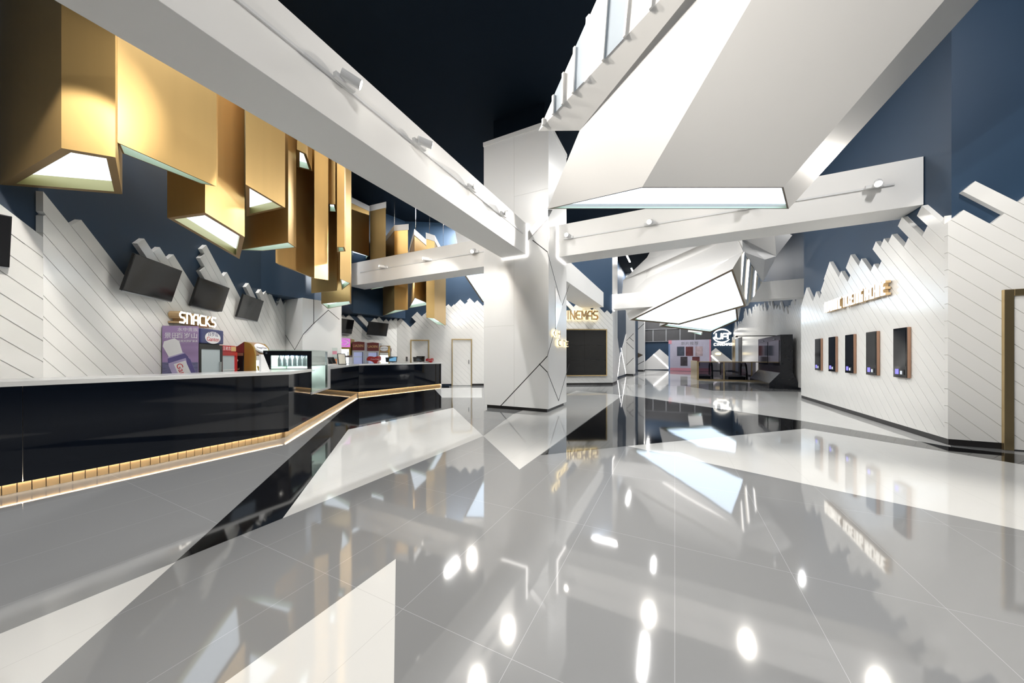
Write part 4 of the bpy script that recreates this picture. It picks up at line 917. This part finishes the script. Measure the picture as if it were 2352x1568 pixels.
def terminal(px, d, label, scr='screen_off', turn=0, wpx=19, two=True):
    fr = facing(px, d, turn); W = wpx * d / F_PX; z0 = 1.06; hh = W * .72
    t = thing('cash_register', label, 'register', fr((0, 0, z0)))
    MB(fr).box((-W * .3, -.12, z0), (W * .3, .12, z0 + .03)).build('foot', 'white_plastic', t)
    MB(fr).ext([(-W * .1, -.05, z0 + .03), (-W * .1, .05, z0 + .03), (-W * .1, -.06, z0 + hh)], (W * .2, 0, 0)).build('neck', 'black_plastic', t)
    tl = Frame(fr((0, .10, z0 + .05)), fr.u, fr.n + Vector((0, 0, .45)), Vector((0, 0, 1)) - fr.n * .45)
    MB(tl).box((-W / 2, -.03, 0), (W / 2, 0, hh)).build('bezel', 'black_plastic', t, bevel=.004); MB(tl).box((-W / 2 + .03, 0, .03), (W / 2 - .03, .002, hh - .03)).build('screen', scr, t)
    if two:
        t2 = Frame(fr((-W * .35, -.05, z0 + .05)), -fr.u + fr.n * .2, -fr.n + Vector((0, 0, .45)), Vector((0, 0, 1)) + fr.n * .45)
        MB(t2).box((-W / 2, -.03, 0), (W / 2, 0, hh * .85)).build('rear_display', 'black_plastic', t)
terminal(903, 13.0, 'black cash register with a blue lit screen on the far counter', 'blue_screen', 6)
terminal(966, 14.2, 'black cash register with a dark screen near the end of the far counter', 'screen_off', 6)
terminal(759, 9.75, 'black cash register seen from behind beside the showcase', 'screen_off', 150, 22, False)
t = thing('tablet_stand', 'leaning beige tablet display on the far counter near the acrylic sign', 'stand', at_z(787, 841, 1.06)); fr = facing(787, 10.2, 50); tl = Frame(fr((0, 0, 1.065)), fr.u, fr.n + Vector((0, 0, .3)), Vector((0, 0, 1)) - fr.n * .3)
MB(tl).box((-.12, -.02, 0), (.12, 0, .36)).build('bezel', 'black_plastic', t); MB(tl).box((-.1, 0, .02), (.1, .002, .34)).build('screen', 'pale_cream', t)
t = thing('acrylic_sign', 'clear acrylic menu holder with pink and orange prints by the showcase', 'sign', at_z(769, 843, 1.06)); fr = facing(769, 10.0, 0)
MB(fr).box((-.08, 0, 1.061), (.08, .006, 1.58)).build('holder', 'clear_glass', t); MB(fr).box((-.07, .0065, 1.38), (.07, .009, 1.48)).build('print', 'pink_print', t); MB(fr).box((-.07, .0065, 1.09), (.07, .009, 1.24)).build('print', 'orange_print', t)
MB(fr).box((-.02, .0092, 1.1), (.04, .0095, 1.18)).build('print', 'white_print', t)
def cover(px, d, wpx, label):
    fr = facing(px, d, 5); W = wpx * d / F_PX; z0 = 1.061; t = thing('covered_machine', label, 'machine', fr((0, 0, z0)))
    prof = [(-.5, .22), (-.5, .40), (-.40, .52), (-.26, .58), (-.1, .52), (.1, .50), (.3, .56), (.42, .62), (.5, .50), (.5, .26), (.36, .12), (.34, .0), (.08, .0), (.02, .12), (-.2, .2)]
    m = MB(fr); A = [(x * W, -.16, z0 + z * W * 1.05) for x, z in prof]; m.ext(A, (0, .32, 0)); m.build('cover', 'red_cover', t, bevel=.03)
    m = MB(fr); [m.box((x * W, -.05, z0), (x * W + .015, -.03, z0 + .2 * W)) for x in (-.42, -.25, -.1)]; m.build('leg', 'steel', t)
    text('cover_text', 'Coca-Cola', fr, .18 * W, z0 + .36 * W, .11 * W * 1.4, 'white_print', t, n0=.162)
cover(859, 12.4, 27, 'red covered machine with white script in front of the far fridges')
cover(987, 14.4, 16, 'smaller red covered machine at the end of the far counter')

# ------------------------------------------------------------------ black screen wall + word sign on the back left wall
q = lambda px, py, n=.07: (lambda p: ((p - W4o).dot(W4u), p.z))(at_plane(px, py, FW4((0, n, 0)), W4n))
u1, zt = q(1393, 756); _, zb = q(1393, 863); u0 = u1 - 3.2
t = thing('screen_wall', 'big black video wall in a slim gold frame behind the pillar', 'screen', FW4(((u0 + u1) / 2, .07, zb)))
f = MB(FW4); b = .05
for a_, c_ in (((u0, .071, zb), (u0 + b, .16, zt)), ((u1 - b, .071, zb), (u1, .16, zt)), ((u0 + b, .071, zb), (u1 - b, .16, zb + b)), ((u0 + b, .071, zt - b), (u1 - b, .16, zt))): f.box(a_, c_)
f.build('frame', 'gold_frame', t)
W_, H_ = (u1 - u0 - 2 * b) / 3, (zt - zb - 2 * b) / 3
for i in range(3):
    for j in range(3): MB(FW4).box((u0 + b + i * W_ + .003, .072, zb + b + j * H_ + .003), (u0 + b + (i + 1) * W_ - .003, .12, zb + b + (j + 1) * H_ - .003)).build('screen', 'board_black', t)
ue, z0_ = q(1375, 733, .16); us, z1_ = q(1309, 714, .16)
lw = (ue - us) / 5
t = thing('lit_sign', 'gold backlit word sign reading cinemas above the black video wall', 'sign', FW4((us, .1, z0_)))
sign_letters(t, FW4, 'CINEMAS', us - lw * 1.45, z0_, lw * .72, .36, lw * .28, .085, .09, .17, 'gold_tile', 'sign_gold')

# ------------------------------------------------------------------ ticket kiosks + word sign on the right wall
qr = lambda px, py, n=.16: (lambda p: (p.y - 7.2, p.z))(at_plane(px, py, FWR((0, n, 0)), (1, 0, 0)))
for (xl, xr, yt, yb), pos in zip([(1868.4, 1881, 774.6, 847.4), (1899.3, 1914.5, 770.5, 850.5), (1937, 1956, 765.5, 853.8), (1984.5, 2010, 756.5, 857.5), (2046.4, 2078, 748.5, 863.5)],
                                 ('farthest of the five slim ticket kiosks', 'second ticket kiosk from the far end', 'middle one of the five wall mounted ticket kiosks', 'fourth ticket kiosk, second nearest the door', 'nearest ticket kiosk, closest to the door on the right')):
    ua, za = qr(xl, yt); _, zb = qr(xl, yb); ub, _ = qr(xr, yt)
    if ub > ua: ua, ub = ub, ua
    uc = ua - .18; hw = .19; zb, zt = .93, 1.80
    t = thing('ticket_kiosk', pos + ', black screen with copper sides', 'kiosk', FWR((uc, .07, zb)), 'ticket kiosks in a row')
    MB(FWR).box((uc - hw, .071, zb), (uc + hw, .118, zt)).build('body', 'copper', t, bevel=.006)
    MB(FWR).box((uc - hw + .004, .118, zb + .004), (uc + hw - .004, .128, zt - .004)).build('front', 'black_gloss', t)
    MB(FWR).box((uc - hw + .03, .128, zb + .2), (uc + hw - .03, .130, zt - .04)).build('screen', 'screen_off', t)
    MB(FWR).box((uc + hw - .16, .128, zb + .06), (uc + hw - .07, .133, zb + .15)).build('reader', 'violet_glow', t, label='glowing violet card reader')
    MB(FWR).box((uc + hw - .26, .128, zb + .06), (uc + hw - .21, .133, zb + .12)).build('keypad', 'pale_glow', t)
    MB(FWR).box((uc - hw + .05, .128, zb + .05), (uc - hw + .11, .132, zb + .14)).build('ticket_slot', 'black_plastic', t)
ua, z0_ = qr(1890, 713, .2); ub, z1_ = qr(2028, 680, .2)
FK = Frame((3.65, 7.2, 0), (0, -1, 0), (-1, 0, 0)); n_ = 26; span = ua - ub; st = span / 24.4
t = thing('lit_sign', 'glowing long word sign reading automatic ticketing machine over the kiosks', 'sign', FWR(((ua + ub) / 2, .1, z0_)))
sign_letters(t, FK, 'AUTOMATIC TICKETInG MACHInE', -ua, 2.06 if not z0_ else (z0_ + z1_) / 2, st * .72, .225, st * .28, .042, .09, .17, 'sign_white', 'gold_tile')

# ------------------------------------------------------------------ far end of the hall
FB = Frame((-3.2, 37, 0), (1, 0, 0), (0, -1, 0)); qb = lambda px, py, n=.05: (lambda p: (p.x + 3.2, p.z))(at_plane(px, py, (0, 37 - n, 0), (0, 1, 0)))
o = MB(FB); o.ext([(a, .001, z) for a, z in (qb(1482, 830), qb(1515, 801), qb(1537, 820), qb(1560, 848), qb(1482, 848))], (0, .05, 0)); struct(o.build('trim_10', 'white_paint'), 'white mountain shaped panel on the back wall left of the hoarding')
o = MB(FB); o.ext([(a, .001, z) for a, z in (qb(1634, 807), qb(1644, 799), qb(1681, 828), qb(1681, 850), qb(1634, 850))], (0, .05, 0)); struct(o.build('trim_11', 'white_paint'), 'white mountain shaped panel under the round sign')
t = thing('light_line', 'long slanting light line on the back wall left of the hoarding', 'light', FB((1.5, .06, .1))); m = MB(FB); stroke(m, [qb(1501.5, 814), qb(1537, 846)], .1, .052, .09); m.build('diffuser', 'line_glow', t)
t = thing('light_line', 'short slanting light line beside the escalator below the round sign', 'light', FB((5.2, .06, .4))); m = MB(FB); stroke(m, [qb(1634, 817), qb(1652, 833)], .1, .052, .09); m.build('diffuser', 'line_glow', t)
# upper gallery band
t = thing('gallery_railing', 'grey panelled gallery band high on the back wall', 'railing', FB((2.8, .1, 3.0)))
a0, zt = qb(1482, 757); a1, zb = qb(1634, 781); m = MB(FB); m.box((a0, .002, zb), (a1, .06, 5.2)); m.build('panel', 'grey_panel', t)
m = MB(FB); m.box((a0, .06, zt - .03), (a1, .12, zt + .03)); m.box((a0, .06, zb - .05), (a1, .12, zb))
for px in (1500, 1530, 1562, 1596): u_ = qb(px, 770)[0]; m.box((u_ - .045, .06, zb), (u_ + .045, .08, zt - .03))
m.build('frame', 'grey_metal', t)
# hoarding with film posters
FH = Frame((-.55, 34.8, 0), (1, 0, 0), (0, -1, 0)); qh = lambda px, py: (lambda p: (p.x + .55, p.z))(at_plane(px, py, (0, 34.8, 0), (0, 1, 0)))
Wd, Hd = 3.5, qh(1600, 780)[1]
t = thing('film_hoarding', 'large printed hoarding with five film posters at the end of the hall', 'hoarding', FH((Wd / 2, 0, 0)))
MB(FH).box((0, -.1, .02), (Wd, 0, Hd)).build('board', 'hoarding_print', t)
MB(FH).box((0, 0, .02), (.14, .006, Hd)).build('edge_band', 'hoarding_blue', t); m = MB(FH); m.box((Wd - .12, 0, .02), (Wd, .006, Hd)); m.box((.14, 0, .02), (Wd - .12, .006, .3)); m.box((0, .006, Hd - .35), (.28, .01, Hd)); m.build('edge_band', 'pink_print', t)
for (xa, xb, ya, yb, m_) in [(1555, 1572, 796, 817, 'poster_blue'), (1575, 1592, 796, 817, 'poster_red'), (1597, 1614, 795.5, 817, 'poster_pale'), (1563, 1579, 819, 840, 'poster_grey'), (1590, 1607, 819, 840, 'poster_red')]:
    (p0, z1_), (p1, z0_) = qh(xa, ya), qh(xb, yb); MB(FH).box((p0, 0, z0_), (p1, .01, z1_)).build('film_poster', m_, t)
text('hoarding_title', '新片推荐', FH, qh(1584, 789)[0], qh(1584, 789)[1], .36, 'grey_print', t, n0=.002)
# round cinema sign
us, zs = qb(1657, 773); t = thing('lit_sign', 'round glowing cinema emblem with two letters, arcs, stars and a word below', 'sign', FB((us, .06, zs - .9)))
k = 31.2 / F_PX
m = MB(FB); X = lambda px: qb(px, 780)[0]; Zp = lambda py: qb(1657, py)[1]
def arc(cx, cz, rx, rz, a0, a1, w0, n=14):
    P = [(cx + rx * math.cos(math.radians(a0 + (a1 - a0) * i / n)), cz + rz * math.sin(math.radians(a0 + (a1 - a0) * i / n))) for i in range(n + 1)]
    for i in range(n):
        f_ = math.sin(math.pi * (i + .5) / n); stroke(m, P[i:i + 2], w0 * (.35 + .65 * f_), .06, .14)
arc(X(1658), Zp(771), .72, .62, 38, 160, .13); arc(X(1658), Zp(771), .72, .62, 205, 325, .13)
for ch, x_ in (('U', X(1644.6)), ('A', X(1659))):
    for s_ in glyphs(ch, x_, Zp(777.5), .43, .47): stroke(m, s_, .125, .06, .16)
for px, py in ((1641, 776), (1676, 766)):
    for s_ in glyphs('*', X(px) - .11, Zp(py) - .1, .22, .22): stroke(m, s_, .06, .06, .1)
xx = X(1640)
for ch in 'CINEMAS':
    cw = .06 if ch == 'I' else .15
    for s_ in glyphs(ch, xx, Zp(793), cw, .2): stroke(m, s_, .055, .06, .14)
    xx += cw + .085
m.build('emblem', 'sign_white', t)
t = thing('lit_sign', 'tiny gold symbols on the white panel under the round sign', 'sign', FB((X(1648), .06, Zp(813)))); m = MB(FB)
for ch, px in (('<', 1642.5), ('G', 1646.5), ('O', 1651)):
    for s_ in glyphs(ch, X(px), Zp(814), .13, .14): stroke(m, s_, .05, .053, .1)
m.build('symbols', 'sign_gold', t)
# side wall between sign and slats: a narrow gold doorway and posters
t = thing('doorway_panel', 'tall bronze and blue glass panels at the start of the far slats', 'panel', FWS((20, .08, 0)))
MB(FWS).box((21.3, .072, .1), (23.0, .1, 2.9)).build('panel', 'gold_frame', t); MB(FWS).box((19.4, .072, .1), (21.0, .1, 2.9)).build('panel', 'grey_blue_panel', t); MB(FWS).box((17.6, .072, .1), (19.2, .1, 2.9)).build('panel', 'grey_panel', t)
# escalator well
ex0, ex1, ey0, ey1 = 1.2, 3.9, 21.6, 26.0
t = thing('glass_balustrade', 'glass balustrade with brass rail around the escalator well', 'railing', (2.5, 21.6, 0))
m = MB(); m.box((ex0, ey0 - .02, .06), (ex1, ey0 + .0, 1.02)); m.build('glass_pane', 'dark_glass', t)
m = MB(); m.box((ex0, ey0 - .05, 1.02), (ex1 + .6, ey0 + .03, 1.06)); m.box((ex0 - .05, ey0 - .07, .0), (ex1, ey0 + .05, .06))
m.build('rail', 'gold_frame', t)
for x in (ex0 + .0, 2.45, 3.72): MB().box((x - .03, ey0 - .05, .06), (x + .03, ey0 + .02, 1.02)).build('post', 'gold_frame', t)
MB().prism([(ex0 - .06, ey0), (ex0 - .03, ey0), (ex0 - .2, ey1 - 1.6), (ex0 - .26, ey1 - 1.6)], 0, 1.1).build('side_panel', 'gold_frame', t)
def handrail(x, w, label, y=22.6, h=.95):
    t = thing('escalator_handrail', label, 'escalator', (x, y, 0), 'escalator handrails in the well')
    loop = [(x, y - .5, 0.02), (x, y - .42, .5), (x, y - .2, h - .08), (x, y, h), (x, y + 1.2, h), (x, y + 1.35, h - .2), (x, y + 1.35, .2)]
    MB().path(loop, .045).build('handrail', 'black_gloss', t); MB().ext([(x - .01, a, b) for _, a, b in loop], (.02, 0, 0)).build('side_glass', 'clear_glass', t); MB().box((x - .06, y - .6, 0.001), (x + .06, y + 1.5, .06)).build('skirt', 'steel', t)
handrail(1.95, 0, 'left escalator handrail behind the glass balustrade'); handrail(2.55, 0, 'middle escalator handrail just right of the centre post'); handrail(3.6, 0, 'right escalator handrail beside the dark totem')
t = thing('escalator_deck', 'black escalator landing deck behind the glass balustrade', 'escalator', (2.5, 23, 0)); m = MB(); m.box((1.25, 21.75, .001), (1.83, 24.4, .22)); m.box((2.68, 21.75, .001), (3.48, 24.4, .22)); m.build('deck', 'black_plastic', t)
MB().box((2.03, 21.7, .001), (2.47, 24.3, .04)).build('steps', 'steel', t)
# dark totem with screens
t = thing('screen_totem', 'dark faceted totem with screens and flared base by the far slats', 'totem', (4.0, 18.5, 0))
Xf, y0, y1 = 3.86, 16.85, 20.8
m = MB(); m.ext([(3.50, y0, 0), (3.50, y0, .22), (Xf, y0, .66), (Xf, y0, 2.22), (4.26, y0, 2.22), (4.26, y0, .66), (4.46, y0, .22), (4.46, y0, 0)], (0, y1 - y0, 0)); m.build('body', 'kiosk_black', t)
m = MB()
for a, b in ((17.0, 18.7), (18.85, 20.6)): m.box((Xf - .012, a, .95), (Xf - .001, b, 2.0))
m.build('screen', 'black_gloss', t)
m = MB(); [m.box((Xf - .03, y_, 2.06), (Xf - .001, y_ + .25, 2.1)) for y_ in (17.6, 19.6)]; m.build('camera_bar', 'grey_metal', t)
m = MB(); m.tube((Xf + .1, 18.0, 2.24), (2.6, 18.6, 2.3), .02); m.tube((2.62, 18.6, 2.29), (2.62, 18.6, 2.24), .05); m.build('arm', 'black_plastic', t)
MB().box((4.52, 16.62, 0), (4.56, 16.70, 2.4)).build('edge_strip', 'copper', t) if False else None
